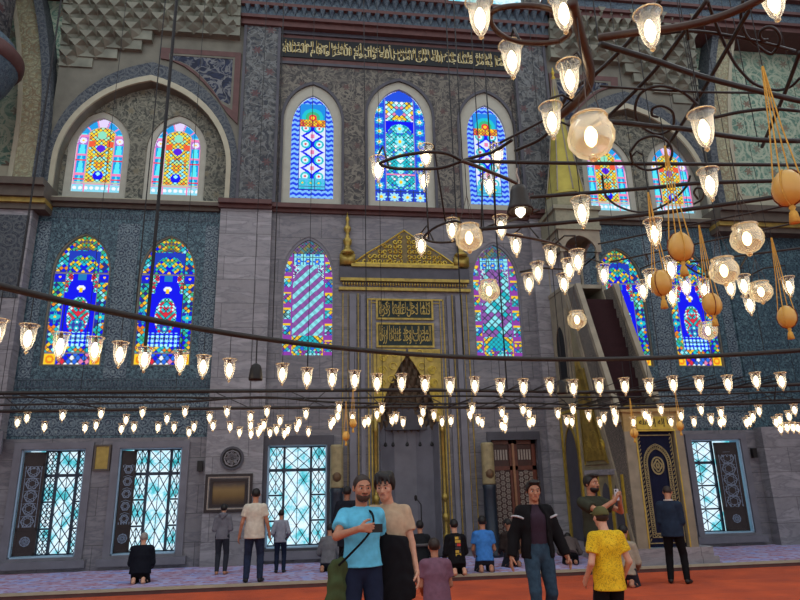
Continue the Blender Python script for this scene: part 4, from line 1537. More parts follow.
# gate
mb = MB()
mb.box(4.10, 4.36, -3.02, -2.78, 0.42, 2.72); mb.box(5.20, 5.40, -3.02, -2.78, 0.42, 2.72)
part(mb, 'gate_post', MW, mn)
mb = MB(); mb.box(4.1, 5.4, -3.02, -2.78, 2.72, 3.12); mb.box(4.04, 5.46, -3.08, -2.74, 3.12, 3.2)
part(mb, 'gate_lintel', plain('pale_gilt_lintel', S(158, 134, 84), 0.5, 0.2, 0.4, 0.14), mn)
ppart('gate_crest', [[(4.1, 3.2), (5.4, 3.2), (5.3, 3.26), (4.2, 3.26)]], -3.0, -2.85, M['gold'], mn)
pl = ppart('lettered_plaque', [rect(4.38, 5.18, 2.76, 3.02)], -3.05, -3.02, M['gold_bright'], mn)
l = lettering('lettering', 'لا إله إلا الله', 4.43, 5.13, 2.80, 2.98, -3.054, M['black_text'], None, 0.003, True, 0.012); l.parent = pl
mb = MB(); mb.box(4.33, 4.35, -3.035, -3.02, 0.42, 2.72); mb.box(5.21, 5.23, -3.035, -3.02, 0.42, 2.72); mb.box(4.33, 5.23, -3.035, -3.02, 2.72, 2.75)
part(mb, 'gold_line', M['gold_bright'], mn)
# curtain with gold embroidery, slight folds
mb = MB(); nx_, nz_ = 30, 10
vs, fs = [], []
for j in range(nz_ + 1):
    for i in range(nx_ + 1):
        u = i / nx_
        vs.append((4.36 + 0.84 * u, -2.93 + 0.014 * math.sin(u * 26) * (1 - 0.3 * j / nz_), 0.43 + 2.29 * j / nz_))
for j in range(nz_):
    for i in range(nx_):
        a = j * (nx_ + 1) + i
        fs.append((a, a + 1, a + nx_ + 2, a + nx_ + 1))
mb.add(vs, fs)
for v in [(x, y + 0.02, z) for x, y, z in vs]:
    mb.v.append(v)
b0 = len(vs)
for f in fs:
    mb.f.append(tuple(i + b0 for i in f[::-1])); mb.mi.append(0)
cur = part(mb, 'curtain', plain('navy_velvet', S(16, 22, 48), 0.85, 0, 0.2, 0.2, 6.0), mn, True)
mi = MB(); gy = -2.955
def loop(cx, cz, rx, rz, n, w, wav=0.0, k=10):
    ps = [(cx + (rx + wav * math.cos(k * a * 2 * PI / n)) * math.cos(a * 2 * PI / n), gy, cz + (rz + wav * math.cos(k * a * 2 * PI / n)) * math.sin(a * 2 * PI / n)) for a in range(n)]
    for a in range(n):
        mi.bar(ps[a], ps[(a + 1) % n], w, 0.012)
mx = 4.78
loop(mx, 2.02, 0.13, 0.17, 20, 0.03); loop(mx, 2.02, 0.08, 0.11, 16, 0.03, 0.015, 4); loop(mx, 2.02, 0.03, 0.05, 10, 0.03)
arch_pts = arch(mx - 0.30, mx + 0.30, 0.62, 2.05, 2.46)
arch_pts = arch_pts[1:] + [arch_pts[0]]
for w_, off in ((0.014, 0.0), (0.014, 0.075)):
    ap = arch(mx - 0.30 + off, mx + 0.30 - off, 0.62 + off, 2.05, 2.46 - off * 1.3)
    for i in range(len(ap)):
        a, b_ = ap[i], ap[(i + 1) % len(ap)]
        mi.bar((a[0], gy, a[1]), (b_[0], gy, b_[1]), w_, 0.012)
ap = arch(mx - 0.30 + 0.037, mx + 0.30 - 0.037, 0.66, 2.05, 2.41)
for i in range(len(ap)):
    a, b_ = Vector((ap[i][0], gy, ap[i][1])), Vector((ap[(i + 1) % len(ap)][0], gy, ap[(i + 1) % len(ap)][1]))
    n = max(1, int((b_ - a).length / 0.075))
    for k in range(n):
        c = a.lerp(b_, (k + 0.5) / n)
        ps = [(c.x + 0.028 * math.cos(q * PI / 3), gy, c.z + 0.028 * math.sin(q * PI / 3)) for q in range(6)]
        for q in range(6):
            mi.bar(ps[q], ps[(q + 1) % 6], 0.014, 0.01)
for x in (4.40, 5.16):
    mi.box(x - 0.008, x + 0.008, gy - 0.005, gy + 0.005, 0.5, 2.66)
    for k in range(27):
        z = 0.55 + k * 0.08
        mi.bar((x + (0.02 if x < 4.7 else -0.05), gy, z), (x + (0.05 if x < 4.7 else -0.02), gy, z + 0.05), 0.016, 0.01)
mi.box(4.40, 5.16, gy - 0.005, gy + 0.005, 2.63, 2.65); mi.box(4.40, 5.16, gy - 0.005, gy + 0.005, 0.5, 0.52)
o = mi.build('gold_embroidery', plain('gold_thread', S(146, 134, 96), 0.6, 0.1, 0.3, 0.2), cur)
# canopy pavilion and spire
for x in (3.92, 4.86):
    for y in (-0.12, -1.15):
        mb = MB()
        mb.lathe([(0.06, 6.5), (0.045, 6.6), (0.045, 7.35), (0.065, 7.45)], 10, (x, y, 0))
        part(mb, 'canopy_column', MW, mn, True)
for y in (-1.2, -0.1):
    ppart('canopy_arch', [rect(3.84, 4.96, 7.4, 8.0), arch(3.98, 4.82, 7.4, 7.45, 7.85)], y - 0.03, y + 0.03, MW, mn)
yz_plate('canopy_arch', [rect(-1.22, -0.08, 7.4, 8.0), arch(-1.08, -0.22, 7.4, 7.45, 7.85)], 3.84, 3.9, MW)
yz_plate('canopy_arch', [rect(-1.22, -0.08, 7.4, 8.0), arch(-1.08, -0.22, 7.4, 7.45, 7.85)], 4.9, 4.96, MW)
mb = MB(); mb.box(3.78, 5.0, -1.28, -0.04, 8.0, 8.12); mb.box(3.80, 4.98, -1.26, -0.05, 8.12, 8.55); mb.box(3.74, 5.04, -1.32, -0.02, 8.55, 8.66)
part(MB().box(3.84, 4.94, -1.22, -0.08, 6.42, 6.52), 'canopy_floor', MW, mn)
part(mb, 'canopy_frieze', plain('canopy_stone', S(126, 124, 104), 0.5, 0, 0.3, 0.14), mn)
mb = MB()
c0 = (4.39, -0.67)
mb.lathe([(0.60, 8.66), (0.62, 8.74), (0.58, 9.0), (0.56, 9.1)], 8, (c0[0], c0[1], 0))
part(mb, 'spire_drum', plain('drum_stone', S(128, 124, 96), 0.5), mn)
mb = MB()
mb.lathe([(0.60, 9.1), (0.52, 9.2), (0.34, 10.3), (0.18, 11.6), (0.07, 12.5), (0.02, 12.9)], 8, (c0[0], c0[1], 0))
part(mb, 'spire', plain('yellow_gilt_spire', S(158, 146, 62), 0.42, 0.35, 0.45, 0.16, 4.0), mn)
mb = MB(); mb.lathe([(0.02, 12.85), (0.06, 12.95), (0.02, 13.05), (0.05, 13.12), (0.01, 13.3)], 8, (c0[0], c0[1], 0))
part(mb, 'spire_finial', M['gold_bright'], mn)
mb = MB()
for k in range(8):
    a = 2 * PI * k / 8
    mb.tube([(c0[0] + r * math.cos(a), c0[1] + r * math.sin(a), z) for r, z in ((0.53, 9.2), (0.35, 10.3), (0.19, 11.6), (0.08, 12.5), (0.025, 12.9))], 0.02, 4)
part(mb, 'spire_rib', M['marble_warm'], mn)
# measured places of the chandelier pieces, in metres
ROW_A = [143.9, 141.9, 139.7, 137.2, 135.3, 133.3, 130.3, 128.3, 125.9, 120.8, 118.3, 115.7, 113.3, 110.9, 108.2, 105.6, 102.8, 100.0, 97.1, 94.5, 91.5, 88.9, 86.0, 83.2, 80.6, 78.0, 75.3, 72.4, 69.6, 67.2]
ROW_B = [(-7.376, -3.984, 2.928), (-7.136, -4.221, 2.978), (-6.99, -3.829, 2.861), (-6.511, -4.395, 2.987), (-6.304, -3.874, 2.833), (-6.08, -4.019, 2.86), (-5.846, -4.575, 2.995), (-5.683, -3.911, 2.805), (-5.502, -4.347, 2.916), (-5.449, -4.011, 2.82), (-5.152, -4.712, 2.991), (-5.033, -4.066, 2.81), (-4.803, -4.486, 2.913), (-4.756, -4.103, 2.804), (-4.447, -4.852, 2.986), (-4.533, -3.903, 2.732), (-4.406, -4.172, 2.803), (-4.08, -4.65, 2.914), (-4.072, -4.263, 2.808), (-3.76, -4.943, 2.971), (-3.784, -4.255, 2.788), (-3.643, -4.021, 2.711), (-3.394, -4.764, 2.904), (-3.424, -4.372, 2.8), (-3.446, -3.978, 2.686), (-3.263, -4.233, 2.75), (-3.191, -4.426, 2.801), (-3.308, -4.066, 2.704), (-3.106, -5.03, 2.956), (-3.107, -4.069, 2.692), (-2.986, -4.224, 2.73), (-2.909, -4.646, 2.845), (-2.852, -4.057, 2.673), (-2.785, -4.25, 2.726), (-2.627, -4.363, 2.749), (-2.589, -4.598, 2.813), (-2.469, -5.024, 2.918), (-2.427, -4.206, 2.691), (-2.041, -4.579, 2.775), (-2.005, -4.767, 2.824), (-1.938, -5.004, 2.883), (-1.936, -5.367, 2.973), (-1.691, -4.945, 2.854), (-1.473, -4.746, 2.787), (-1.413, -4.846, 2.811), (-1.297, -5.157, 2.886), (-1.239, -5.414, 2.947), (-1.018, -4.921, 2.808), (-0.964, -5.042, 2.837), (-0.82, -4.856, 2.779), (-0.555, -5.369, 2.898), (-0.525, -4.964, 2.791), (-0.348, -5.238, 2.853), (-0.161, -4.966, 2.77), (-0.017, -5.031, 2.779), (0.244, -5.339, 2.845), (0.224, -5.609, 2.913), (0.429, -5.136, 2.781), (0.528, -5.012, 2.742), (0.749, -5.497, 2.857), (0.88, -5.242, 2.783), (0.899, -4.947, 2.701), (0.975, -4.865, 2.673), (1.054, -5.674, 2.883), (1.2, -5.53, 2.84), (1.339, -5.12, 2.723), (1.369, -5.216, 2.747), (1.684, -5.576, 2.824), (1.939, -5.291, 2.734), (2.045, -5.26, 2.72), (1.865, -5.782, 2.865), (2.223, -5.557, 2.788), (2.539, -5.28, 2.696), (2.515, -5.505, 2.758), (2.568, -5.785, 2.827), (2.697, -5.575, 2.766), (2.765, -5.401, 2.716), (3.099, -5.377, 2.689), (3.138, -5.724, 2.779), (3.251, -5.621, 2.746), (3.369, -5.436, 2.689), (3.293, -5.972, 2.832), (3.726, -5.483, 2.681), (3.757, -5.761, 2.753), (4.116, -5.535, 2.672), (3.943, -6.058, 2.818), (4.342, -5.68, 2.698), (4.344, -5.976, 2.775), (4.591, -5.553, 2.649), (4.591, -5.644, 2.674), (5.034, -5.612, 2.639), (5.032, -5.703, 2.664), (4.98, -5.878, 2.714), (4.912, -6.142, 2.784), (5.522, -5.7, 2.634), (5.517, -5.813, 2.665), (5.791, -5.437, 2.544), (5.861, -5.511, 2.561), (5.562, -5.983, 2.708), (5.46, -6.26, 2.783), (5.965, -5.525, 2.558), (6.064, -5.52, 2.551)]
UP_CUPS = [(-1.4, -12.748, 4.418), (-0.901, -12.823, 4.436), (-1.049, -12.273, 4.503), (-0.655, -12.289, 4.37), (-0.697, -12.018, 4.21), (-0.388, -12.863, 4.326), (0.347, -13.01, 4.476), (0.038, -12.608, 3.826), (-1.749, -10.117, 4.776), (-1.198, -9.814, 5.115), (-1.077, -9.005, 5.244), (-0.438, -9.915, 5.098), (-0.377, -9.352, 5.037), (-0.798, -9.153, 4.559), (-1.101, -8.782, 4.496), (-0.389, -9.707, 4.367), (-0.063, -9.199, 4.365), (-0.16, -11.198, 3.888), (0.34, -9.216, 4.234), (0.434, -9.714, 3.998), (0.548, -9.202, 4.085), (0.296, -8.876, 4.153), (0.297, -8.532, 4.124), (0.731, -8.59, 4.114), (0.723, -11.639, 3.964), (0.607, -10.957, 3.822), (1.423, -9.825, 3.904), (1.488, -9.291, 3.942), (1.711, -8.696, 4.008), (1.225, -8.687, 4.211), (2.243, -8.78, 4.044), (2.473, -8.8, 4.003), (2.795, -8.85, 4.019), (2.553, -9.417, 3.863), (3.52, -8.95, 4.015), (2.072, -8.722, 3.928), (3.04, -8.823, 3.81)]
GLOBES = [(-0.85, -12.877, 3.576), (-0.949, -10.478, 3.928), (-0.3, -8.795, 3.941), (1.207, -11.319, 3.649), (1.396, -10.704, 3.581), (2.91, -9.219, 3.857), (3.067, -7.863, 3.706), (1.261, -7.666, 3.894)]
EGGS = [(0.447, -12.709, 3.402), (0.356, -11.691, 3.411), (0.584, -10.987, 3.358), (1.583, -10.183, 3.414), (2.329, -10.246, 3.272)]
SMALL_EGGS = [(-1.805, -5.03, 2.551), (-1.693, -5.105, 2.755), (2.931, -5.674, 2.491), (3.686, -5.807, 2.585)]
IRON = [
    ('straight_rod', 0.018, 0, [(-1.031, -10.694, 4.6), (-0.105, -10.739, 4.6), (1.047, -10.824, 4.6), (2.227, -10.911, 4.6)]),
    ('curved_rail', 0.02, 0, [(-0.224, -10.207, 4.5), (0.44, -10.378, 4.5), (0.99, -10.537, 4.5), (1.34, -10.654, 4.5), (2.009, -10.755, 4.5), (2.293, -10.802, 4.5)]),
    ('curved_rail', 0.022, 0, [(-0.653, -9.819, 4.3), (0.136, -10.041, 4.3), (0.965, -10.336, 4.3), (1.551, -10.6, 4.3), (1.976, -10.816, 4.3), (2.14, -10.939, 4.3)]),
    ('thin_rod', 0.01, 0, [(0.794, -9.494, 4.3), (1.615, -10.159, 4.3), (2.155, -10.579, 4.3), (2.289, -10.753, 4.3)]),
    ('thin_rod', 0.01, 0, [(1.066, -9.191, 4.2), (1.788, -9.856, 4.2), (2.479, -10.488, 4.2)]),
    ('thin_rod', 0.012, 0, [(1.855, -9.526, 4.1), (2.816, -10.041, 4.1)]),
    ('straight_rod', 0.016, 0, [(0.119, -11.253, 4.75), (0.197, -11.96, 4.75), (0.16, -12.694, 4.75)]),
    ('straight_rod', 0.016, 0, [(0.915, -10.865, 4.75), (0.738, -11.686, 4.75), (0.479, -12.728, 4.75)]),
    ('straight_rod', 0.016, 0, [(1.831, -10.95, 4.75), (1.417, -11.795, 4.75), (1.169, -12.272, 4.75)]),
    ('straight_rod', 0.016, 0, [(-0.534, -10.745, 4.7), (-0.341, -11.063, 4.7), (-0.383, -11.636, 4.7), (-0.262, -11.982, 4.7), (-0.193, -12.348, 4.7), (-0.187, -12.714, 4.7)]),
    ('thin_rod', 0.012, 0, [(-0.715, -10.873, 4.7), (-0.366, -11.438, 4.7), (-0.262, -11.982, 4.7)]),
    ('ring_rail', 0.026, 1, [(-0.562, -12.562, 4.5), (-0.315, -12.645, 4.5), (-0.082, -12.717, 4.5), (0.119, -12.829, 4.5), (0.261, -12.981, 4.5), (0.297, -13.091, 4.5)]),
    ('ring_rail', 0.022, 0, [(-0.49, -12.446, 4.55), (-0.072, -12.332, 4.55), (0.394, -12.186, 4.55), (0.869, -12.074, 4.55), (1.371, -11.966, 4.55), (1.768, -11.909, 4.55)]),
    ('scroll', 0.012, 0, [(0.202, -12.641, 4.8), (0.43, -12.403, 4.8), (0.717, -12.125, 4.8), (0.911, -11.963, 4.8), (1.152, -11.805, 4.8), (1.375, -11.745, 4.8), (1.471, -11.796, 4.8), (1.465, -11.916, 4.8)]),
    ('scroll', 0.012, 0, [(0.445, -12.667, 4.8), (0.542, -12.506, 4.8), (0.692, -12.346, 4.8), (0.861, -12.243, 4.8), (1.015, -12.168, 4.8), (1.02, -12.237, 4.8), (0.964, -12.342, 4.8), (0.874, -12.418, 4.8), (0.802, -12.442, 4.8), (0.773, -12.408, 4.8), (0.802, -12.347, 4.8), (0.853, -12.309, 4.8), (0.89, -12.313, 4.8)]),
    ('scroll', 0.012, 0, [(0.062, -12.291, 4.8), (0.26, -12.343, 4.8), (0.539, -12.33, 4.8), (0.846, -12.286, 4.8), (1.181, -12.219, 4.8)]),
    ('scroll', 0.012, 0, [(0.753, -11.621, 4.7), (0.517, -11.78, 4.7), (0.298, -11.838, 4.7), (0.194, -11.734, 4.7), (0.263, -11.5, 4.7), (0.42, -11.283, 4.7), (0.647, -11.156, 4.7), (0.728, -11.264, 4.7), (0.608, -11.488, 4.7), (0.468, -11.578, 4.7), (0.4, -11.543, 4.7), (0.445, -11.442, 4.7), (0.512, -11.418, 4.7)]),
    ('scroll', 0.012, 0, [(0.407, -10.523, 4.6), (0.647, -10.093, 4.6), (0.959, -9.818, 4.6), (1.269, -9.737, 4.6), (1.411, -10.01, 4.6), (1.381, -10.367, 4.6), (1.284, -10.601, 4.6)]),
    ('scroll', 0.012, 0, [(0.459, -10.997, 4.6), (0.446, -11.206, 4.6), (0.545, -11.282, 4.6), (0.714, -11.197, 4.6), (0.876, -10.98, 4.6), (0.914, -10.773, 4.6), (0.801, -10.682, 4.6), (0.606, -10.784, 4.6), (0.459, -10.997, 4.6)]),
    ('scroll', 0.012, 0, [(1.674, -10.107, 4.6), (1.546, -10.242, 4.6), (1.509, -10.356, 4.6), (1.61, -10.318, 4.6), (1.718, -10.111, 4.6), (1.704, -9.984, 4.6)]),
    ('scroll', 0.01, 0, [(-0.175, -11.79, 4.7), (0.159, -11.784, 4.7), (0.663, -11.794, 4.7), (1.241, -11.838, 4.7)]),
    ('ring_rail', 0.022, 0, [(-0.114, -11.604, 4.5), (0.095, -11.609, 4.5), (0.322, -11.586, 4.5), (0.636, -11.57, 4.5), (0.987, -11.51, 4.5), (1.385, -11.466, 4.5), (1.747, -11.484, 4.5)]),
    ('scroll', 0.014, 0, [(0.819, -11.672, 4.55), (0.994, -11.776, 4.55), (1.209, -11.84, 4.55), (1.474, -11.837, 4.55)]),
    ('twisted_stem', 0.032, 1, [(-0.911, -12.963, 4.4), (-0.796, -12.773, 4.4), (-0.676, -12.581, 4.4), (-0.543, -12.368, 4.4), (-0.472, -12.172, 4.4), (-0.484, -12.024, 4.4), (-0.52, -11.865, 4.4), (-0.558, -11.779, 4.4)]),
    ('lamp_loop', 0.018, 1, [(-0.77, -12.447, 4.55), (-0.876, -12.416, 4.55), (-1.033, -12.41, 4.55), (-1.147, -12.448, 4.55), (-1.243, -12.524, 4.55), (-1.297, -12.628, 4.55), (-1.271, -12.692, 4.55), (-1.167, -12.729, 4.55), (-1.044, -12.742, 4.55), (-0.927, -12.72, 4.55), (-0.825, -12.642, 4.55), (-0.737, -12.539, 4.55), (-0.77, -12.447, 4.55)]),
    ('lamp_loop', 0.016, 0, [(-0.984, -10.513, 4.7), (-1.145, -10.632, 4.7), (-1.32, -10.654, 4.7), (-1.543, -10.577, 4.7), (-1.673, -10.489, 4.7), (-1.757, -10.384, 4.7), (-1.633, -10.314, 4.7), (-1.456, -10.31, 4.7), (-1.167, -10.356, 4.7), (-0.984, -10.513, 4.7)]),
    ('lamp_loop', 0.016, 0, [(-0.984, -10.513, 4.7), (-0.879, -10.6, 4.7), (-0.757, -10.687, 4.7), (-0.689, -10.785, 4.7), (-0.621, -10.934, 4.7)]),
    ('lamp_loop', 0.018, 1, [(-1.054, -10.784, 4.55), (-0.88, -10.686, 4.55), (-0.743, -10.6, 4.55), (-0.566, -10.493, 4.55), (-0.401, -10.38, 4.55)]),
    ('lamp_loop', 0.014, 0, [(-0.508, -9.469, 4.45), (-0.685, -9.54, 4.45), (-0.879, -9.662, 4.45), (-1.019, -9.542, 4.45), (-1.098, -9.365, 4.45), (-1.129, -9.153, 4.45), (-0.992, -9.039, 4.45), (-0.805, -9.053, 4.45), (-0.601, -9.193, 4.45), (-0.508, -9.469, 4.45)]),
    ('lamp_loop', 0.014, 0, [(-0.508, -9.469, 4.45), (-0.45, -9.587, 4.45), (-0.331, -9.679, 4.45), (-0.222, -9.795, 4.45), (-0.056, -10.015, 4.45)]),
    ('lamp_loop', 0.016, 1, [(-0.349, -9.704, 4.3), (-0.04, -9.612, 4.3), (0.303, -9.457, 4.3), (0.597, -9.223, 4.3), (0.799, -9.034, 4.3)]),
    ('lamp_loop', 0.014, 0, [(0.213, -8.475, 4.3), (0.416, -8.643, 4.3), (0.684, -8.623, 4.3), (0.86, -8.673, 4.3), (0.858, -8.896, 4.3)]),
    ('lamp_loop', 0.012, 0, [(1.847, -9.212, 4.3), (2.212, -8.878, 4.3), (2.617, -8.552, 4.3), (3.047, -8.326, 4.3), (3.34, -8.431, 4.3)])]
RAILS_B = [(0.035, [(-8.673, -3.998, 3.42), (-6.028, -4.166, 3.42), (-3.472, -4.223, 3.42), (-0.781, -4.282, 3.42), (1.552, -4.097, 3.42), (3.239, -3.918, 3.42), (5.051, -4.411, 3.42), (7.86, -5.117, 3.42)]), (0.02, [(-8.616, -4.084, 3.34), (-6.035, -4.117, 3.34), (-3.499, -3.89, 3.34), (-1.669, -3.82, 3.34), (0.201, -4.032, 3.34), (2.45, -3.811, 3.34), (4.152, -3.75, 3.34), (5.635, -4.137, 3.34), (8.17, -4.756, 3.34)]), (0.02, [(-8.571, -4.127, 3.2), (-6.611, -4.297, 3.2), (-4.614, -4.471, 3.2), (-3.227, -5.055, 3.2), (-2.056, -4.352, 3.2), (-0.368, -3.98, 3.2), (1.554, -4.036, 3.2), (3.343, -3.631, 3.2), (5.262, -4.014, 3.2), (8.377, -4.49, 3.2)]), (0.03, [(-8.556, -4.126, 3.1), (-5.971, -4.246, 3.1), (-3.444, -4.383, 3.1), (-0.801, -4.375, 3.1), (1.531, -4.083, 3.1), (3.595, -3.958, 3.1), (5.03, -4.359, 3.1), (7.91, -4.975, 3.1)]), (0.012, [(-7.098, -4.694, 3.3), (-6.803, -3.785, 3.3), (-6.271, -2.692, 3.3)])]
# ================================================================== CHANDELIERS
def catmull(pts, n=5, closed=False):
    P = [Vector(p) for p in pts]
    N = len(P)
    out = []
    rng_ = range(N if closed else N - 1)
    for i in rng_:
        p0 = P[(i - 1) % N] if (closed or i > 0) else P[0] * 2 - P[1]
        p1, p2 = P[i], P[(i + 1) % N]
        p3 = P[(i + 2) % N] if (closed or i + 2 < N) else p2 * 2 - p1
        for k in range(n):
            t = k / n
            out.append(0.5 * ((2 * p1) + (p2 - p0) * t + (2 * p0 - 5 * p1 + 4 * p2 - p3) * t * t + (3 * p1 - p0 - 3 * p2 + p3) * t ** 3))
    if not closed:
        out.append(P[-1])
    return out


# ---- lamp prototypes, origin at the middle of the glass
def proto_lamp():
    r = empty('glass_lamp', (0, 0, 0))
    MB().lathe([(0.078, 0.112), (0.080, 0.118), (0.074, 0.108), (0.064, 0.09), (0.060, 0.04), (0.055, -0.01), (0.043, -0.06), (0.028, -0.09), (0.012, -0.104)], 14, caps=False).build('lamp_shade', M['lamp_glass'], r, True)
    MB().tube([(0.078 * math.cos(a * PI / 8), 0.078 * math.sin(a * PI / 8), 0.116) for a in range(16)], 0.005, 5, True).build('glass_rim', M['globe_glass'], r, True)
    MB().lathe([(0.004, -0.100), (0.016, -0.112), (0.016, -0.124), (0.003, -0.136)], 8).build('glass_finial', M['globe_glass'], r, True)
    MB().lathe([(0.005, -0.072), (0.021, -0.052), (0.031, -0.015), (0.030, 0.018), (0.020, 0.050), (0.010, 0.07)], 10).build('bulb', M['bulb'], r, True)
    MB().lathe([(0.012, 0.07), (0.016, 0.08), (0.016, 0.12), (0.006, 0.13)], 8).build('socket', M['soot'], r, True)
    return r


def proto_globe():
    r = empty('glass_globe_lamp', (0, 0, 0))
    MB().lathe([(0.088, 0.120), (0.094, 0.108), (0.086, 0.098), (0.112, 0.060), (0.125, 0.010), (0.118, -0.045), (0.090, -0.090), (0.050, -0.115), (0.02, -0.12)], 24, caps=False, flute=12).build('lamp_shade', M['globe_glass'], r, True)
    MB().tube([(0.096 * math.cos(a * PI / 10), 0.096 * math.sin(a * PI / 10), 0.115) for a in range(20)], 0.008, 6, True).build('glass_rim', M['globe_glass'], r, True)
    MB().lathe([(0.02, -0.115), (0.026, -0.13), (0.02, -0.145), (0.004, -0.155)], 8).build('glass_finial', M['globe_glass'], r, True)
    MB().lathe([(0.006, -0.06), (0.026, -0.04), (0.036, 0.0), (0.030, 0.035), (0.012, 0.06)], 10).build('bulb', M['bulb'], r, True)
    for k in range(3):
        a = k * 2 * PI / 3
        MB().tube([(0.09 * math.cos(a), 0.09 * math.sin(a), 0.115), (0.004 * math.cos(a), 0.004 * math.sin(a), 0.42)], 0.003, 4).build('chain', M['bronze_warm'], r)
    return r


def proto_egg():
    r = empty('hanging_egg', (0, 0, 0))
    MB().lathe([(0.012, 0.115), (0.045, 0.10), (0.078, 0.055), (0.090, 0.0), (0.082, -0.05), (0.055, -0.095), (0.012, -0.115)], 20).build('egg_shell', M['egg'], r, True)
    for k in range(4):
        a = k * PI / 2 + 0.5
        MB().tube([((q[0] + 0.003) * math.cos(a), (q[0] + 0.003) * math.sin(a), q[1]) for q in ((0.02, 0.115), (0.047, 0.10), (0.080, 0.055), (0.092, 0.0), (0.084, -0.05), (0.057, -0.095), (0.01, -0.118))], 0.004, 4).build('cord', M['egg_band'] if k % 2 else M['tassel'], r)
        MB().tube([(0.075 * math.cos(a), 0.075 * math.sin(a), 0.06), (0.035 * math.cos(a), 0.035 * math.sin(a), 0.40), (0.004 * math.cos(a), 0.004 * math.sin(a), 0.85)], 0.0045, 4).build('chain', M['tassel'], r)
    MB().lathe([(0.012, -0.11), (0.02, -0.13), (0.012, -0.145), (0.022, -0.16), (0.032, -0.225), (0.0, -0.23)], 10).build('tassel', M['tassel'], r, True)
    return r


def kids(o):
    return [c for c in o.children]


def place(proto, first, loc, sc=1.0, rz=0.0, label=None, cat=None, group=None, wire=0.0, wire_r=0.004):
    if first:
        r = proto
    else:
        r = proto.copy(); COL.objects.link(r)
        for ch in proto_kids[proto.name]:
            c = ch.copy(); COL.objects.link(c); c.parent = r
    r.location, r.scale, r.rotation_euler = loc, (sc, sc, sc), (0, 0, rz)
    meta(r, label, cat, group)
    if wire > 0:
        w = bpy.data.objects.new('hanging_wire', wire_mesh)
        COL.objects.link(w)
        w.parent = r
        w.location = (0, 0, 0.11)
        w.scale = (wire_r / 0.004, wire_r / 0.004, (wire - 0.11) / sc)
    return r


wm = MB().tube([(0, 0, 0), (0, 0, 1)], 0.004, 5).build('hanging_wire', M['cable'])
wire_mesh = wm.data
bpy.data.objects.remove(wm)
pl_, pg_, pe_ = proto_lamp(), proto_globe(), proto_egg()
proto_kids = {p.name: list(p.children) for p in (pl_, pg_, pe_)}

# ---- the great ring with its row of lamps
CX, CY, RA = 1.10, -14.80, 7.45
ring = empty('ring_chandelier', (CX, CY, 3.4), 0, 'huge dark iron ring chandelier sweeping across the picture above the near row of lamps', 'chandelier')
MB().tube([(RA * math.cos(a * PI / 60), RA * math.sin(a * PI / 60), 0) for a in range(120)], 0.032, 8, True).build('ring_rail', M['bronze'], ring, True)
ca = []
for k, a in enumerate(ROW_A):
    if k % 4 == 1:
        ca.append(a + 1.1)
for a in ca + [160, 180, 200, 230, 260, 290, 320, 350, 20, 50]:
    MB().tube([(RA * math.cos(math.radians(a)), RA * math.sin(math.radians(a)), 0), (RA * math.cos(math.radians(a)), RA * math.sin(math.radians(a)), 14)], 0.006, 4).build('suspension_cable', M['cable'], ring)
a = math.atan2(-9.13 - CY, -4.25 - CX)
MB().tube([(RA * math.cos(a), RA * math.sin(a), -0.3), (RA * math.cos(a), RA * math.sin(a), 14)], 0.018, 6).build('suspension_cable', M['cable'], ring)
first = True
for k, a in enumerate(ROW_A):
    x, y = CX + RA * math.cos(math.radians(a)), CY + RA * math.sin(math.radians(a))
    side = 'left third' if k < 9 else 'middle third' if k < 20 else 'right third'
    place(pl_, first, (x, y, 3.0 + 0.012 * math.sin(k * 2.3)), 1.0, k, 'lit glass lamp in the evenly spaced near row, %s of the ring' % side,
          'lamp', 'lamps of the near row, %s of the great ring' % side, 0.4)
    first = False

# ---- low truss of rails in front of the wall with the small lamps below
tr = empty('rail_chandelier', (0, -3.9, 3.42), 0, 'long low dark iron rail chandelier running in front of the wall above the small lamps', 'chandelier')
rails = []
for r_, pts in RAILS_B:
    c = catmull(pts, 8)
    rails.append(c)
    o = MB().tube(c, r_, 6).build('rail', M['bronze'], tr, True)
    o.location = -tr.location
def on_rail(c, x):
    return min(c, key=lambda p: abs(p.x - x))
x = -8.4
k = 0
while x < 8.6:
    p, q = on_rail(rails[0], x), on_rail(rails[3], x + (0.55 if k % 2 else -0.1))
    o = MB().bar(p, q, 0.014, 0.014).build('strut', M['bronze'], tr); o.location = -tr.location
    if k % 3 == 0:
        p, q = on_rail(rails[1], x), on_rail(rails[2], x + 0.7)
        o = MB().bar(p, q, 0.014, 0.014).build('strut', M['bronze'], tr); o.location = -tr.location
    x += 0.62; k += 1
for x in (-7.6, -6.2, -4.9, -3.6, -2.4, -1.0, 0.4, 1.32, 2.6, 3.9, 5.3, 6.7, 8.0):
    p = on_rail(rails[0], x)
    o = MB().tube([p, (p.x, p.y, 17.0)], 0.014 if x == 1.32 else 0.0055, 4).build('suspension_cable', M['cable'], tr); o.location = -tr.location
for k, (x, y, z) in enumerate(ROW_B):
    nm = 'in front of the far left wall' if x < -3.6 else 'in front of the left grilled window' if x < -1.5 else 'in front of the prayer niche' if x < 1.5 else 'in front of the pulpit and door' if x < 4.2 else 'in front of the far right wall'
    rp = min((on_rail(c, x) for c in rails[:4]), key=lambda p: abs(p.y - y))
    if (rp.xy - Vector((x, y))).length < 0.02:
        rp = rp + Vector((0, 0.03, 0))
    MB().bar(rp, (x, y, rp.z - 0.01), 0.012, 0.012).build('lamp_arm', M['bronze'], tr).location = -tr.location
    place(pl_, False, (x, y, z), 0.8, k, 'tiny lit glass lamp in the scattered far rows %s' % nm, 'lamp', 'far rows of lamps %s' % nm, max(0.15, rp.z - z), 0.003)

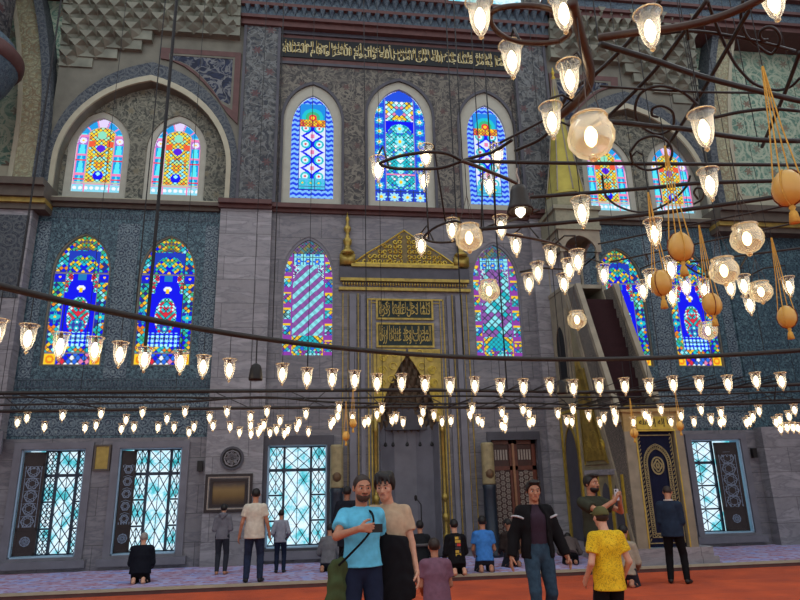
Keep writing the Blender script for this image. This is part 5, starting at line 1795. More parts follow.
# ---- upper chandelier with scrolls, loops and larger lamps
up_ch = empty('scroll_chandelier', (1.1, -11.5, 4.5), 0, 'ornate dark iron chandelier with scrolls and lamp loops filling the upper right', 'chandelier')
for nm, r_, warm, pts in IRON:
    c = catmull(pts, 5)
    o = MB().tube(c, r_, 7).build(nm, M['bronze_warm'] if warm else M['bronze'], up_ch, True)
    o.location = -up_ch.location
for x, y, z0, r_ in ((-0.98, -10.51, 4.7, 0.006), (-0.51, -9.47, 4.45, 0.006), (-0.56, -12.56, 4.5, 0.005), (0.75, -11.62, 4.7, 0.005), (1.2, -10.2, 4.5, 0.006), (2.2, -9.6, 4.4, 0.006), (1.8, -10.95, 4.75, 0.006), (-0.91, -12.96, 4.5, 0.012)):
    o = MB().tube([(x, y, z0), (x, y, 17)], r_, 4).build('suspension_cable', M['cable'], up_ch); o.location = -up_ch.location
iron_pts = [Vector(p) for nm, r_, w, pts in IRON for p in catmull(pts, 5)]
for i in range(3):
    pass


def up_wire(x, y, z):
    p = min(iron_pts, key=lambda q: (q.x - x) ** 2 + (q.y - y) ** 2 + 0.02 * (q.z - z) ** 2)
    return p


WHERE = ['leftmost of the top edge lamps', 'at the top edge right of the small loop', 'below the near loop, just right of the calligraphy band', 'beside the twisted bronze stem', 'before the gold spire tip',
         'highest large lamp in front of the right stalactites', 'cut by the top right edge', 'in front of the right arch, above the pair of windows', 'at the left end of the middle loop over the centre window',
         'upper lamp on the right edge of the centre window', 'lower lamp on the right edge of the centre window', 'upper lamp on the third high window', 'lower lamp on the third high window', 'beside the globe over the crest end',
         'in front of the gilded crest', 'at the left end of the bronze loop under the bell lamp', 'below the bell lamp, lower right', 'in front of the pulpit canopy, large', 'left end of the pulpit cluster row', 'right end of the pulpit cluster, upper', 'centre of the pulpit cluster',
         'second lowest left of the pulpit cluster', 'lowest left of the pulpit cluster', 'lowest right of the pulpit cluster', 'large, before the right big arch', 'above the leaning egg over the blue window', 'right of the leaning egg', 'left of the leaning egg',
         'lowest, left of the leaning egg', 'at the left blue window top of the right pair', 'below the middle egg', 'between middle egg and big globe', 'just below the middle globe', 'right below the middle globe', 'at the far right edge beside an egg', 'low right under the leaning egg', 'under the right globes']
for k, (x, y, z) in enumerate(UP_CUPS):
    p = up_wire(x, y, z)
    w = max(0.16, min(0.9, p.z - z))
    o = place(pl_, False, (x, y, z), 1.07, k * 0.7, 'upper cup lamp %s' % WHERE[min(k, len(WHERE) - 1)], 'lamp', None, w)
    if (p.xy - Vector((x, y))).length > 0.06:
        MB().tube([(x, y, z + w), ((x + p.x) / 2, (y + p.y) / 2, max(z + w, p.z) + 0.05), p], 0.010, 5).build('lamp_arm', M['bronze'], up_ch, True).location = -up_ch.location
GW = ['big fluted lit globe lamp under the twisted stem, nearest of all globes', 'lit globe lamp hanging left over the crest corner of the prayer niche', 'lit globe lamp in front of the lattice window right of the crest',
      'lit globe lamp highest at the right, before the big arch base', 'lit globe lamp lower left of the highest right globe', 'lit globe lamp right of the leaning eggs, partly behind cups', 'small lit globe lamp at the right window edge, lowest of the right group', 'lit globe lamp hanging before the pulpit stairs']
for k, (x, y, z) in enumerate(GLOBES):
    place(pg_, k == 0, (x, y, z), 1.0, k, GW[k], 'lamp', None, 0)
    p = up_wire(x, y, z)
    MB().tube([(0, 0, 0.42), (0, 0, max(0.5, p.z - z))], 0.004, 4).build('hanging_wire', M['cable'], [o for o in COL.objects if o.name.startswith('glass_globe_lamp')][-1] if False else bpy.data.objects[('glass_globe_lamp' if k == 0 else 'glass_globe_lamp.%03d' % k)])
EW = ['large amber hanging egg with tassel at the right edge, nearest of the eggs', 'amber hanging egg with tassel in front of the tile band between the right windows', 'amber hanging egg leaning among lamps over the left blue window', 'amber hanging egg low over the far right blue window', 'amber hanging egg by the far right tiled wall']
for k, (x, y, z) in enumerate(EGGS):
    r = place(pe_, k == 0, (x, y, z), 1.0, k * 0.8, EW[k], 'hanging ornament')
    p = up_wire(x, y, z)
    if p.z - z > 0.9:
        MB().tube([(0, 0, 0.85), (0, 0, p.z - z + 0.02)], 0.004, 4).build('hanging_wire', M['cable'], r)
SEW = ['tiny hanging egg left of the prayer niche, lower one', 'tiny hanging egg left of the prayer niche, upper one', 'tiny hanging egg in front of the pulpit gate top', 'tiny hanging egg right of the pulpit gate plaque']
for k, (x, y, z) in enumerate(SMALL_EGGS):
    r = place(pe_, False, (x, y, z), 0.68, k, SEW[k], 'hanging ornament')
    p = min((on_rail(c, x) for c in rails[:4]), key=lambda p: abs(p.y - y))
    MB().tube([(0, 0, 0.85), (0, 0, (3.4 - z) / 0.68)], 0.004, 4).build('hanging_wire', M['cable'], r)
    MB().bar((x, y, 3.4), on_rail(rails[0], x), 0.012, 0.012).build('lamp_arm', M['bronze'], tr).location = -tr.location

# ---- bell shaped spot lamp and small black bells
e = empty('bell_lamp', (-0.90, -11.78, 3.70), 0, 'dark bronze bell shaped lamp with a small bulb hanging left of the gold spire', 'lamp')
e.scale = (0.72, 0.72, 0.72)
MB().lathe([(0.03, 0.16), (0.07, 0.15), (0.085, 0.10), (0.10, 0.0), (0.125, -0.08), (0.135, -0.12), (0.11, -0.115), (0.06, 0.05)], 20, caps=False).build('bell_shade', M['bronze'], e, True)
MB().lathe([(0.05, -0.10), (0.045, -0.14), (0.01, -0.18)], 12).build('bulb', M['bulb'], e, True)
MB().tube([(0, 0, 0.14), (0.012, 0, 0.22), (-0.01, 0, 0.30), (0, 0, 0.36)], 0.009, 6).build('hook', M['pearl_warm'], e)
MB().tube([(0, 0, 0.36), (0, 0, 1.20), (0.05, 0.2, 1.22)], 0.005, 5).build('hanging_wire', M['cable'], e)
for x, y, z, h, lab in ((CX + RA * math.cos(math.radians(123.4)), CY + RA * math.sin(math.radians(123.4)), 3.0, 0.41, 'small black bell hanging in the near lamp row, left of centre'), (CX + RA * math.cos(math.radians(90.2)), CY + RA * math.sin(math.radians(90.2)), 3.0, 0.41, 'small black bell hanging in the near lamp row, before the pulpit')):
    e = empty('black_bell', (x, y, z), 0, lab, 'bell')
    MB().lathe([(0.075, -0.09), (0.078, -0.07), (0.065, 0.04), (0.05, 0.08), (0.02, 0.10)], 14).build('bell_body', M['soot'], e, True)
    MB().tube([(0, 0, 0.09), (0, 0, h)], 0.008, 5).build('hanging_rod', M['soot'], e)
# ================================================================== PEOPLE
def V3(*a):
    return np.array(a, float)


class SDF:
    """smooth union of rounded cones and ellipsoids, meshed as one continuous skin"""
    def __init__(self, res):
        self.res = res
        self.items = []

    def cone(self, a, b_, ra, rb, k=0.02, flat=None, cut=None, sub=False):
        """flat=(axis, factor): squash along axis; cut=[(point, normal)] removes the side the normal points to"""
        self.items.append(('c', V3(*a), V3(*b_), ra, rb, k, flat, cut, sub))
        return self

    def ell(self, c, r, k=0.02, rot=None, cut=None, sub=False):
        self.items.append(('e', V3(*c), V3(*r), rot, 0, k, None, cut, sub))
        return self

    def bounds(self):
        lo, hi = V3(9, 9, 9), V3(-9, -9, -9)
        for it in self.items:
            if it[8]:
                continue
            if it[0] == 'c':
                m = max(it[3], it[4])
                lo = np.minimum(lo, np.minimum(it[1], it[2]) - m); hi = np.maximum(hi, np.maximum(it[1], it[2]) + m)
            else:
                m = it[2].max()
                lo = np.minimum(lo, it[1] - m); hi = np.maximum(hi, it[1] + m)
        return lo - 3 * self.res, hi + 3 * self.res

    def mesh(self, noise=0.0, seed=0, cuts=None):
        h = self.res
        lo, hi = self.bounds()
        n = np.ceil((hi - lo) / h).astype(int) + 1
        ax = [lo[i] + h * np.arange(n[i]) for i in range(3)]
        D = np.full(tuple(n), 0.25)
        for it in self.items:
            typ, a, b_, ra, rb, k, flat, cut, sub = it
            if typ == 'c':
                m = max(ra, rb) + k + 2.5 * h
                l, u = np.minimum(a, b_) - m, np.maximum(a, b_) + m
            else:
                m = b_.max() + k + 2.5 * h
                l, u = a - m, a + m
            i0 = np.clip(np.floor((l - lo) / h).astype(int), 0, n)
            i1 = np.clip(np.ceil((u - lo) / h).astype(int) + 1, 0, n)
            if np.any(i1 <= i0):
                continue
            X, Y, Z = np.meshgrid(ax[0][i0[0]:i1[0]], ax[1][i0[1]:i1[1]], ax[2][i0[2]:i1[2]], indexing='ij')
            P = np.stack([X, Y, Z], -1)
            if typ == 'c':
                Q = P - a
                ba = b_ - a
                if flat is not None:
                    f, fac = V3(*flat[0]), flat[1]
                    f = f / np.linalg.norm(f)
                    Q = Q + (Q @ f)[..., None] * f * (1 / fac - 1)
                    ba = ba + (ba @ f) * f * (1 / fac - 1)
                t = np.clip((Q @ ba) / max(ba @ ba, 1e-9), 0, 1)
                d = np.linalg.norm(Q - t[..., None] * ba, axis=-1) - (ra + (rb - ra) * t)
                if flat is not None:
                    d = d * (0.5 + 0.5 * flat[1])
            else:
                Q = P - a
                if ra is not None:
                    Q = Q @ np.array(ra)
                q = np.linalg.norm(Q / b_, axis=-1)
                q2 = np.linalg.norm(Q / (b_ * b_), axis=-1)
                d = q * (q - 1) / np.maximum(q2, 1e-6)
            if cut:
                for p, nn in cut:
                    nn = V3(*nn); nn = nn / np.linalg.norm(nn)
                    d = np.maximum(d, (P - V3(*p)) @ nn)
            S_ = D[i0[0]:i1[0], i0[1]:i1[1], i0[2]:i1[2]]
            if sub:
                S_[...] = np.maximum(S_, -d)
            else:
                hh = np.clip(0.5 + 0.5 * (S_ - d) / k, 0, 1)
                S_[...] = S_ * (1 - hh) + d * hh - k * hh * (1 - hh)
        X, Y, Z = np.meshgrid(*ax, indexing='ij')
        if noise:
            s = seed * 1.7
            D += noise * (np.sin(X * 31 + s + 3 * np.sin(Z * 9 + s)) * np.sin(Z * 24 + 4 * np.sin(X * 12 + Y * 8) + s) + 0.6 * np.sin(Y * 38 + Z * 17 + s))
        if cuts:
            P = np.stack([X, Y, Z], -1)
            for p, nn in cuts:
                nn = V3(*nn); nn = nn / np.linalg.norm(nn)
                D = np.maximum(D, (P - V3(*p)) @ nn)
        return surface_nets(D, lo, h)


def surface_nets(D, lo, h):
    neg = D < 0
    nx, ny, nz = D.shape
    c = neg[:-1, :-1, :-1].astype(np.int8)
    cs = np.zeros((nx - 1, ny - 1, nz - 1), np.int8)
    for i in (0, 1):
        for j in (0, 1):
            for k in (0, 1):
                cs += neg[i:nx - 1 + i, j:ny - 1 + j, k:nz - 1 + k]
    act = (cs > 0) & (cs < 8)
    idx = -np.ones(act.shape, int)
    cells = np.argwhere(act)
    idx[act] = np.arange(len(cells))
    acc = np.zeros((len(cells), 3)); cnt = np.zeros(len(cells))
    ci, cj, ck = cells.T
    corners = [(i, j, k) for i in (0, 1) for j in (0, 1) for k in (0, 1)]
    for a in corners:
        for axis in range(3):
            if a[axis] == 1:
                continue
            b_ = list(a); b_[axis] = 1
            da = D[ci + a[0], cj + a[1], ck + a[2]]
            db = D[ci + b_[0], cj + b_[1], ck + b_[2]]
            m = (da < 0) != (db < 0)
            t = da[m] / (da[m] - db[m])
            p = np.zeros((m.sum(), 3)) + np.array(a)
            p[:, axis] += t
            acc[m] += p; cnt[m] += 1
    V = lo + h * (cells + acc / np.maximum(cnt, 1)[:, None])
    F = []
    for axis in range(3):
        o1, o2 = [(1, 2), (2, 0), (0, 1)][axis]
        sl0 = [slice(None)] * 3; sl1 = [slice(None)] * 3
        sl0[axis] = slice(0, -1); sl1[axis] = slice(1, None)
        A, B = neg[tuple(sl0)], neg[tuple(sl1)]
        for sgn in (1, -1):
            e = np.argwhere((A & ~B) if sgn == 1 else (~A & B))
            if len(e) == 0:
                continue
            ok = (e[:, o1] > 0) & (e[:, o2] > 0) & (e[:, o1] < act.shape[o1]) & (e[:, o2] < act.shape[o2])
            e = e[ok]
            q = []
            for d1, d2 in ((0, 0), (-1, 0), (-1, -1), (0, -1)):
                c = e.copy(); c[:, o1] += d1; c[:, o2] += d2
                q.append(idx[c[:, 0], c[:, 1], c[:, 2]])
            q = np.stack(q if sgn == -1 else q[::-1], 1)
            F.append(q[(q >= 0).all(1)])
    F = np.concatenate(F)
    return V, F[:, ::-1]


def np_mesh(name, V, F, mats, parent, midx=None):
    me = bpy.data.meshes.new(name)
    me.from_pydata(V.tolist(), [], F.tolist())
    for m in (mats if isinstance(mats, (list, tuple)) else [mats]):
        me.materials.append(m)
    if midx is not None:
        me.polygons.foreach_set('material_index', midx)
    me.polygons.foreach_set('use_smooth', [True] * len(me.polygons))
    me.update()
    o = bpy.data.objects.new(name, me)
    COL.objects.link(o)
    if parent is not None:
        o.parent = parent
    return o


def ik(a, t, l1, l2, pole):
    a, t, pole = V3(*a), V3(*t), V3(*pole)
    d = t - a
    L = np.linalg.norm(d)
    L2 = min(L, (l1 + l2) * 0.995)
    d = d / max(L, 1e-6)
    x = (l1 * l1 - l2 * l2 + L2 * L2) / (2 * L2)
    hgt = math.sqrt(max(l1 * l1 - x * x, 0))
    p = pole - d * (pole @ d)
    p = p / max(np.linalg.norm(p), 1e-6)
    return a + d * x + p * hgt, a + d * L2


SKIN = {}


def skin(name, rgb):
    if name not in SKIN:
        t = NT('skin_' + name)
        nz = t.noise(t.coord(), 30, 3)
        lo_, hi_ = tuple(c * 0.9 for c in rgb), tuple(min(1, c * 1.08) for c in rgb)
        SKIN[name] = t.bsdf(t.ramp(nz, [(0.3, lo_), (0.7, hi_)]), 0.5, 0, 0.35)
    return SKIN[name]


SK_L, SK_M, SK_D = skin('light', S(196, 148, 122)), skin('medium', S(168, 118, 92)), skin('tan', S(140, 96, 74))
EYEW, EYEB = plain('eye_white', S(200, 196, 190), 0.3), plain('eye_dark', S(30, 20, 16), 0.2)
LIP = plain('lips', S(140, 76, 68), 0.5)
HAIR = {'black': plain('black_hair', S(20, 17, 17), 0.55, 0, 0.4, 0.3, 60), 'brown': plain('dark_brown_hair', S(40, 28, 22), 0.55, 0, 0.4, 0.3, 60),
        'grey': plain('grey_hair', S(138, 134, 130), 0.6, 0, 0.3, 0.2, 60), 'stubble': plain('dark_stubble', S(70, 54, 46), 0.8, 0, 0.2, 0.2, 60)}


def hand_sdf(s, wrist, d, palm_n, curl, side, sc):
    """hand with palm, four bent unequal fingers and a thumb. d: finger direction, palm_n: direction the palm faces"""
    d = V3(*d); d /= np.linalg.norm(d)
    n = V3(*palm_n); n = n - d * (n @ d); n /= np.linalg.norm(n)
    w = np.cross(d, n) * side
    P = V3(*wrist)
    pc = P + d * 0.045 * sc
    s.cone(P, P + d * 0.02 * sc, 0.026 * sc, 0.027 * sc, 0.015)
    for q in (-0.026, -0.009, 0.009, 0.026):
        s.cone(P + d * 0.015 * sc + w * q * 0.6 * sc, P + d * 0.088 * sc + w * q * sc, 0.0155 * sc, 0.0145 * sc, 0.008)
    L = [0.072, 0.082, 0.076, 0.060]
    for i, q in enumerate((0.030, 0.0105, -0.009, -0.029)):
        p0 = P + d * (0.086 - (0.006 if i in (0, 3) else 0)) * sc + w * q * sc
        a = 0.0
        r = (0.0090, 0.0094, 0.0088, 0.0078)[i] * sc
        for j, f in enumerate((0.45, 0.32, 0.23)):
            a += curl * (0.45, 0.75, 0.55)[j]
            dd = d * math.cos(a) + n * math.sin(a) + w * q * 0.6 * (1 if j == 0 else 0)
            p1 = p0 + dd / np.linalg.norm(dd) * L[i] * f * sc
            s.cone(p0, p1, r, r * 0.92, 0.004)
            p0, r = p1, r * 0.92
    t0 = P + d * 0.022 * sc + w * 0.026 * sc
    t1 = t0 + (d * 0.6 + w * 0.75 + n * 0.35) * 0.034 * sc
    t2 = t1 + (d * 0.85 + w * 0.30 + n * (0.35 + curl * 0.5)) * 0.030 * sc
    t3 = t2 + (d * 0.8 - w * 0.05 + n * (0.4 + curl * 0.7)) * 0.024 * sc
    s.cone(t0, t1, 0.0155 * sc, 0.0125 * sc, 0.008); s.cone(t1, t2, 0.0115 * sc, 0.0105 * sc, 0.004); s.cone(t2, t3, 0.0105 * sc, 0.009 * sc, 0.004)


def person(label, loc, yaw, H=1.75, pelvis=None, chest=None, neck=None, head=None, look=(0, -1, 0), hands=None, feet=None, knees=None,
           top=None, legs=None, shoes=None, sk=SK_M, hair='black', hairstyle='short', build=1.0, res=0.016, fine=False, hand_dir=None, group=None,
           curl=0.5, female=1.0, barefoot=False, elbows=None, palm=None):
    """figure facing local -y; local x is the picture's right when it faces us. Every length is for H=1.75 and scaled"""
    k = H / 1.75
    root = empty('person', loc, yaw, label, 'person', group)
    B = build
    pelvis = V3(*(pelvis or (0, 0.0, 0.93))); chest = V3(*(chest or (0, 0.0, 1.27)))
    neck = V3(*(neck or (0, 0.02, 1.46))); head = V3(*(head or (0, -0.01, 1.62)))
    up_t = (chest - pelvis); up_t /= np.linalg.norm(up_t)
    right = V3(1, 0, 0)
    fwd = np.cross(right, up_t)  # points +y or so
    look = V3(*look); look /= np.linalg.norm(look)
    sh = {s: neck + V3(s * 0.152 * B ** 0.5, 0.01, 0) - up_t * 0.085 for s in (-1, 1)}
    hp = {s: pelvis + V3(s * 0.088, 0, -0.02) for s in (-1, 1)}
    hands = hands or {}
    feet = feet or {}
    elbows = elbows or {}
    knees = knees or {}
    hand_dir = hand_dir or {}
    palm = palm or {}
    el, wr, kn, an = {}, {}, {}, {}
    for s in (-1, 1):
        tgt = hands.get(s, (s * 0.25, -0.02, 0.86))
        el[s], wr[s] = ik(sh[s], tgt, 0.285, 0.255, elbows.get(s, (s * 0.35, 1.0, -0.2)))
        ft = feet.get(s, (s * 0.10, 0.0, 0.08))
        kn[s], an[s] = ik(hp[s], ft, 0.43, 0.425, knees.get(s, (s * 0.1, -1, 0)))
    hres = res if not fine else 0.0075
    hd = head
    side = np.cross(look, V3(0, 0, 1)); side /= np.linalg.norm(side)
    upv = np.cross(side, look)
    R = np.stack([side, -look, upv], 1)  # columns: local x (side), y (back), z up

    def hp_(x, y, z):
        return hd + R @ V3(x, y, z)

    def head_prims(s, sc=1.0):
        s.ell(hp_(0, 0.008, 0.028), (0.077, 0.097, 0.092), 0.03, R)
        s.ell(hp_(0, -0.028, -0.035), (0.060, 0.066, 0.080), 0.03, R)
        s.ell(hp_(0, -0.062, -0.085), (0.030, 0.026, 0.026), 0.03, R)

    # ---- body (skin): head, neck, arms, torso, legs, one continuous surface
    s = SDF(res)
    head_prims(s)
    s.cone(neck - up_t * 0.03, hd + R @ V3(0, 0.015, -0.05), 0.056, 0.052, 0.025)
    s.cone(pelvis, chest, 0.125 * B, 0.13 * B, 0.04, ((0, 1, 0), 0.72))
    for q in (-1, 1):
        s.cone(sh[q], neck - up_t * 0.05, 0.045, 0.045, 0.03)
    for q in (-1, 1):
        s.cone(sh[q], el[q], 0.046 * B ** 0.5, 0.037, 0.02); s.cone(el[q], wr[q], 0.038, 0.026, 0.015)
        s.cone(hp[q], kn[q], 0.08 * B ** 0.5, 0.055, 0.02); s.cone(kn[q], an[q], 0.054, 0.038, 0.015)
    parts_v = []
    Vb, Fb = None, None
    if fine:
        # face features and hands at a finer grid, overlapping the body inside the neck and the wrists
        Vb, Fb = s.mesh()
        sf = SDF(0.0065)
        head_prims(sf)
        sf.cone(hd + R @ V3(0, 0.015, -0.05), hd + R @ V3(0, 0.02, -0.11), 0.053, 0.054, 0.02)
        sf.cone(hp_(0, -0.088, 0.018), hp_(0, -0.112, -0.022), 0.009, 0.014, 0.012)     # nose
        sf.ell(hp_(-0.011, -0.098, -0.026), (0.009, 0.010, 0.007), 0.006, R); sf.ell(hp_(0.011, -0.098, -0.026), (0.009, 0.010, 0.007), 0.006, R)
        for q in (-1, 1):
            sf.cone(hp_(q * 0.012, -0.090, 0.030), hp_(q * 0.045, -0.078, 0.030), 0.010, 0.008, 0.012)   # brow
            sf.ell(hp_(q * 0.045, -0.066, -0.018), (0.020, 0.018, 0.018), 0.02, R)                       # cheek
            sf.ell(hp_(q * 0.080, 0.012, 0.000), (0.010, 0.020, 0.032), 0.006, R)                        # ear
        sf.cone(hp_(-0.020, -0.088, -0.052), hp_(0.020, -0.088, -0.052), 0.008, 0.008, 0.008)            # lips
        sf.ell(hp_(-0.032, -0.094, 0.010), (0.016, 0.012, 0.010), 0.005, R, sub=True)
        sf.ell(hp_(0.032, -0.094, 0.010), (0.016, 0.012, 0.010), 0.005, R, sub=True)
        Vh, Fh = sf.mesh()
        parts_v.append((Vh, Fh))
        for q in (-1, 1):
            sh_ = SDF(0.0052)
            d = hand_dir.get(q)
            d = V3(*d) if d is not None else (wr[q] - el[q])
            hand_sdf(sh_, wr[q], d, palm.get(q, (-q, 0, 0)), curl, -q, 1.0)
            sh_.cone(wr[q] + (el[q] - wr[q]) * 0.25, wr[q], 0.031, 0.026, 0.01)
            parts_v.append(sh_.mesh())
        allv, allf, off = [Vb], [Fb], len(Vb)
        for v, f in parts_v:
            allv.append(v); allf.append(f + off); off += len(v)
        V, F = np.concatenate(allv), np.concatenate(allf)
    else:
        for q in (-1, 1):
            d = hand_dir.get(q)
            d = V3(*d) if d is not None else (wr[q] - el[q])
            d = d / np.linalg.norm(d)
            hand_sdf(s, wr[q], d, palm.get(q, (-q, 0, 0)), curl, -q, 1.12)
            s.ell(hp_(q * 0.078, 0.012, 0.0), (0.014, 0.022, 0.034), 0.01, R)
        s.ell(hp_(0, -0.098, -0.012), (0.014, 0.020, 0.024), 0.012, R)
        s.ell(hp_(0, -0.075, 0.032), (0.055, 0.020, 0.012), 0.015, R)
        V, F = s.mesh()
    body = np_mesh('body', V * k, F, sk, root)
    # eyes, lips
    for q in (-1, 1):
        mb = MB()
        c = hp_(q * 0.032, -0.081, 0.010) * k
        rr_ = 0.0115 * k
        vs = []
        for i in range(5):
            for j in range(8):
                a1, a2 = i / 4 * PI, j / 8 * 2 * PI
                vs.append(c + R @ V3(math.sin(a1) * math.cos(a2) * 1.15, math.sin(a1) * math.sin(a2), math.cos(a1) * 0.6) * rr_)
        fs = [(i * 8 + j, i * 8 + (j + 1) % 8, (i + 1) * 8 + (j + 1) % 8, (i + 1) * 8 + j) for i in range(4) for j in range(8)]
        mb.add(vs, fs)
        e_ = mb.build('eye', EYEW, root, True)
        mb = MB()
        c2 = hp_(q * 0.032, -0.0925, 0.010) * k
        vs = [c2 + R @ V3(math.cos(j / 8 * 2 * PI), -0.15, math.sin(j / 8 * 2 * PI)) * 0.0078 * k for j in range(8)] + [c2 + R @ V3(0, -0.7, 0) * 0.006 * k]
        mb.add(vs, [(j, (j + 1) % 8, 8) for j in range(8)])
        mb.build('iris', EYEB, e_, True)
        if fine:
            a, b_ = hp_(q * 0.014, -0.101, 0.036) * k, hp_(q * 0.050, -0.083, 0.038) * k
            MB().bar(a, b_, 0.008 * k, 0.006 * k, (0, 0, 1)).build('eyebrow', HAIR['black' if hair != 'grey' else 'grey'], root)
    if fine:
        MB().tube([hp_(-0.022, -0.090, -0.052) * k, hp_(-0.008, -0.099, -0.050) * k, hp_(0.008, -0.099, -0.050) * k, hp_(0.022, -0.090, -0.052) * k], 0.0048 * k, 6).build('lips', LIP, root, True)
    # ---- hair
    if hairstyle != 'none':
        hs = SDF(0.009 if fine else 0.012)
        t_ = {'short': 0.008, 'crop': 0.004, 'tall': 0.014, 'mop': 0.024}[hairstyle]
        cutf = [(hp_(0, -0.06, 0.062), R @ V3(0, -0.85, -0.55)), (hp_(0, 0.03, -0.035), R @ V3(0, -0.15, -1.0))]
        hs.ell(hp_(0, 0.010, 0.030), (0.078 + t_, 0.098 + t_, 0.092 + t_), 0.02, R, cut=cutf)
        if hairstyle == 'mop':
            for q in range(9):
                a = q / 9 * 2 * PI
                hs.ell(hp_(0.055 * math.cos(a), 0.0 + 0.065 * math.sin(a), 0.105 + 0.01 * math.sin(3 * a)), (0.038, 0.038, 0.034), 0.02, R)
            for x in (-0.055, -0.02, 0.02, 0.05):
                hs.cone(hp_(x, -0.07, 0.11), hp_(x * 1.1 - 0.012, -0.108, 0.055), 0.020, 0.010, 0.01)
        if hairstyle == 'tall':
            for x in (-0.04, 0, 0.04):
                hs.ell(hp_(x, -0.045, 0.112), (0.03, 0.05, 0.024), 0.02, R)
        Vh, Fh = hs.mesh(0.0015, 2)
        np_mesh('hair', Vh * k, Fh, HAIR[hair], root)
    # ---- clothing
    if top:
        mat, sl, hem = top['mat'], top.get('sleeve', 'long'), top.get('hem', 0.86)
        th = top.get('thick', 0.014)
        s = SDF(res * 0.9)
        low = pelvis - up_t * (0.93 - hem if pelvis[2] > 0.6 else 0.06)
        s.cone(low, pelvis + up_t * 0.05, 0.172 * B + th * 0.8, 0.150 * B + th, 0.04, ((0, 1, 0), 0.80))
        s.cone(pelvis + up_t * 0.05, chest, 0.146 * B + th, 0.142 * B + th, 0.05, ((0, 1, 0), 0.74))
        s.cone(chest, neck - up_t * 0.16, 0.142 * B + th, 0.11 * B + th, 0.05, ((0, 1, 0), 0.74))
        for q in (-1, 1):
            s.cone(sh[q] * 0.93 + neck * 0.07, neck - up_t * 0.055, 0.050 + th, 0.052 + th, 0.03)
        s.cone(neck - up_t * 0.08, neck - up_t * 0.02, 0.072 + th * 0.5, 0.058 + th * 0.5, 0.02)
        for q in (-1, 1):
            ua = el[q] - sh[q]
            if sl == 'short':
                e = sh[q] + ua * 0.62
                dn = ua / np.linalg.norm(ua)
                s.cone(sh[q], sh[q] + ua * 0.85, 0.058 * B ** 0.5 + th, 0.056 + th * 1.2, 0.03, None, [(e, dn)])
            else:
                s.cone(sh[q], el[q], 0.056 * B ** 0.5 + th, 0.046 + th, 0.03)
                fa = wr[q] - el[q]
                dn = fa / np.linalg.norm(fa)
                s.cone(el[q], wr[q] + dn * 0.02, 0.046 + th, 0.034 + th * 0.8, 0.02, None, [(wr[q], dn)])
        cuts = [(low, -up_t), (neck + up_t * top.get('collar', 0.005), up_t)]
        if top.get('open'):
            w_ = top['open']
            s.cone(low - up_t * 0.1 - fwd * 0.0 + V3(0, -0.16, 0), neck + V3(0, -0.12, 0.02), w_, w_ * 0.62, 0.01, sub=True)
        Vt, Ft = s.mesh(top.get('fold', 0.0030), top.get('seed', 1), cuts)
        tobj = np_mesh(top.get('name', 't_shirt'), Vt * k, Ft, mat, root)
        if top.get('hood'):
            hs = SDF(res)
            hs.cone(neck + V3(-0.06, 0.07, 0.0), neck + V3(0.06, 0.07, 0.0), 0.05, 0.05, 0.03)
            hs.cone(neck + V3(0, 0.09, 0.0), neck + V3(0, 0.10, -0.08), 0.055, 0.04, 0.03)
            Vh, Fh = hs.mesh(0.002, 5)
            np_mesh('hood', Vh * k, Fh, mat, tobj)
        if top.get('under'):
            s = SDF(res)
            s.cone(pelvis + up_t * 0.10, chest, 0.14 * B, 0.145 * B, 0.04, ((0, 1, 0), 0.74))
            s.cone(chest, neck - up_t * 0.15, 0.145 * B, 0.10, 0.04, ((0, 1, 0), 0.74))
            s.cone(neck - up_t * 0.10, neck - up_t * 0.01, 0.08, 0.062, 0.03)
            Vu, Fu = s.mesh(0.002, 3, [(pelvis + up_t * 0.06, -up_t), (neck + up_t * 0.01, up_t)])
            np_mesh('shirt', Vu * k, Fu, top['under'], root)
    if legs:
        s = SDF(res * 0.9)
        th = legs.get('thick', 0.012)
        s.cone(hp[-1] + V3(0, 0, 0.05), hp[1] + V3(0, 0, 0.05), 0.088 * B + th * 0.3, 0.088 * B + th * 0.3, 0.04)
        s.cone(pelvis, pelvis + up_t * 0.10, 0.135 * B + th * 0.3, 0.132 * B + th * 0.3, 0.03, ((0, 1, 0), 0.76))
        for q in (-1, 1):
            s.cone(hp[q], kn[q], 0.086 * B ** 0.5 + th, 0.058 + th, 0.015)
            dn = (an[q] - kn[q]); dn /= np.linalg.norm(dn)
            s.cone(kn[q], an[q] + dn * 0.04, 0.058 + th, 0.044 + th, 0.012, None, [(an[q] + dn * legs.get('cuff', 0.015), dn)])
        if legs.get('drape'):
            c_ = (kn[-1] + kn[1]) / 2
            s.cone(pelvis, V3(pelvis[0], c_[1] * 0.6, 0.12), 0.15, 0.12, 0.06)
        Vl, Fl = s.mesh(0.0028, 4, [(pelvis + up_t * 0.13, up_t)])
        np_mesh('trousers', Vl * k, Fl, legs['mat'], root)
    for q in (-1, 1):
        s = SDF(0.012)
        fd = an[q] - kn[q]
        flatfoot = an[q][2] < 0.2 and abs(fd[2]) > 0.2
        if flatfoot:
            tx = feet.get('turn', 0.25) * q
            s.cone(an[q] + V3(0, 0.03, -0.035), an[q] + V3(tx * 0.17, -0.155, -0.05), 0.042, 0.034, 0.03, None, [(V3(0, 0, an[q][2] - 0.078), (0, 0, -1))])
            s.cone(an[q] + V3(0, 0.0, 0.02), an[q] + V3(0, 0.01, -0.03), 0.045, 0.042, 0.02)
        else:
            s.cone(an[q], an[q] + V3(0, 0.10, -0.02), 0.040, 0.036, 0.03)
            s.cone(an[q] + V3(0, 0.0, -0.01), an[q] + V3(0, 0.14, 0.0), 0.034, 0.030, 0.03)
        Vs, Fs = s.mesh()
        np_mesh('foot' if barefoot or not shoes else 'shoe', Vs * k, Fs, sk if (barefoot or not shoes) else shoes, root)
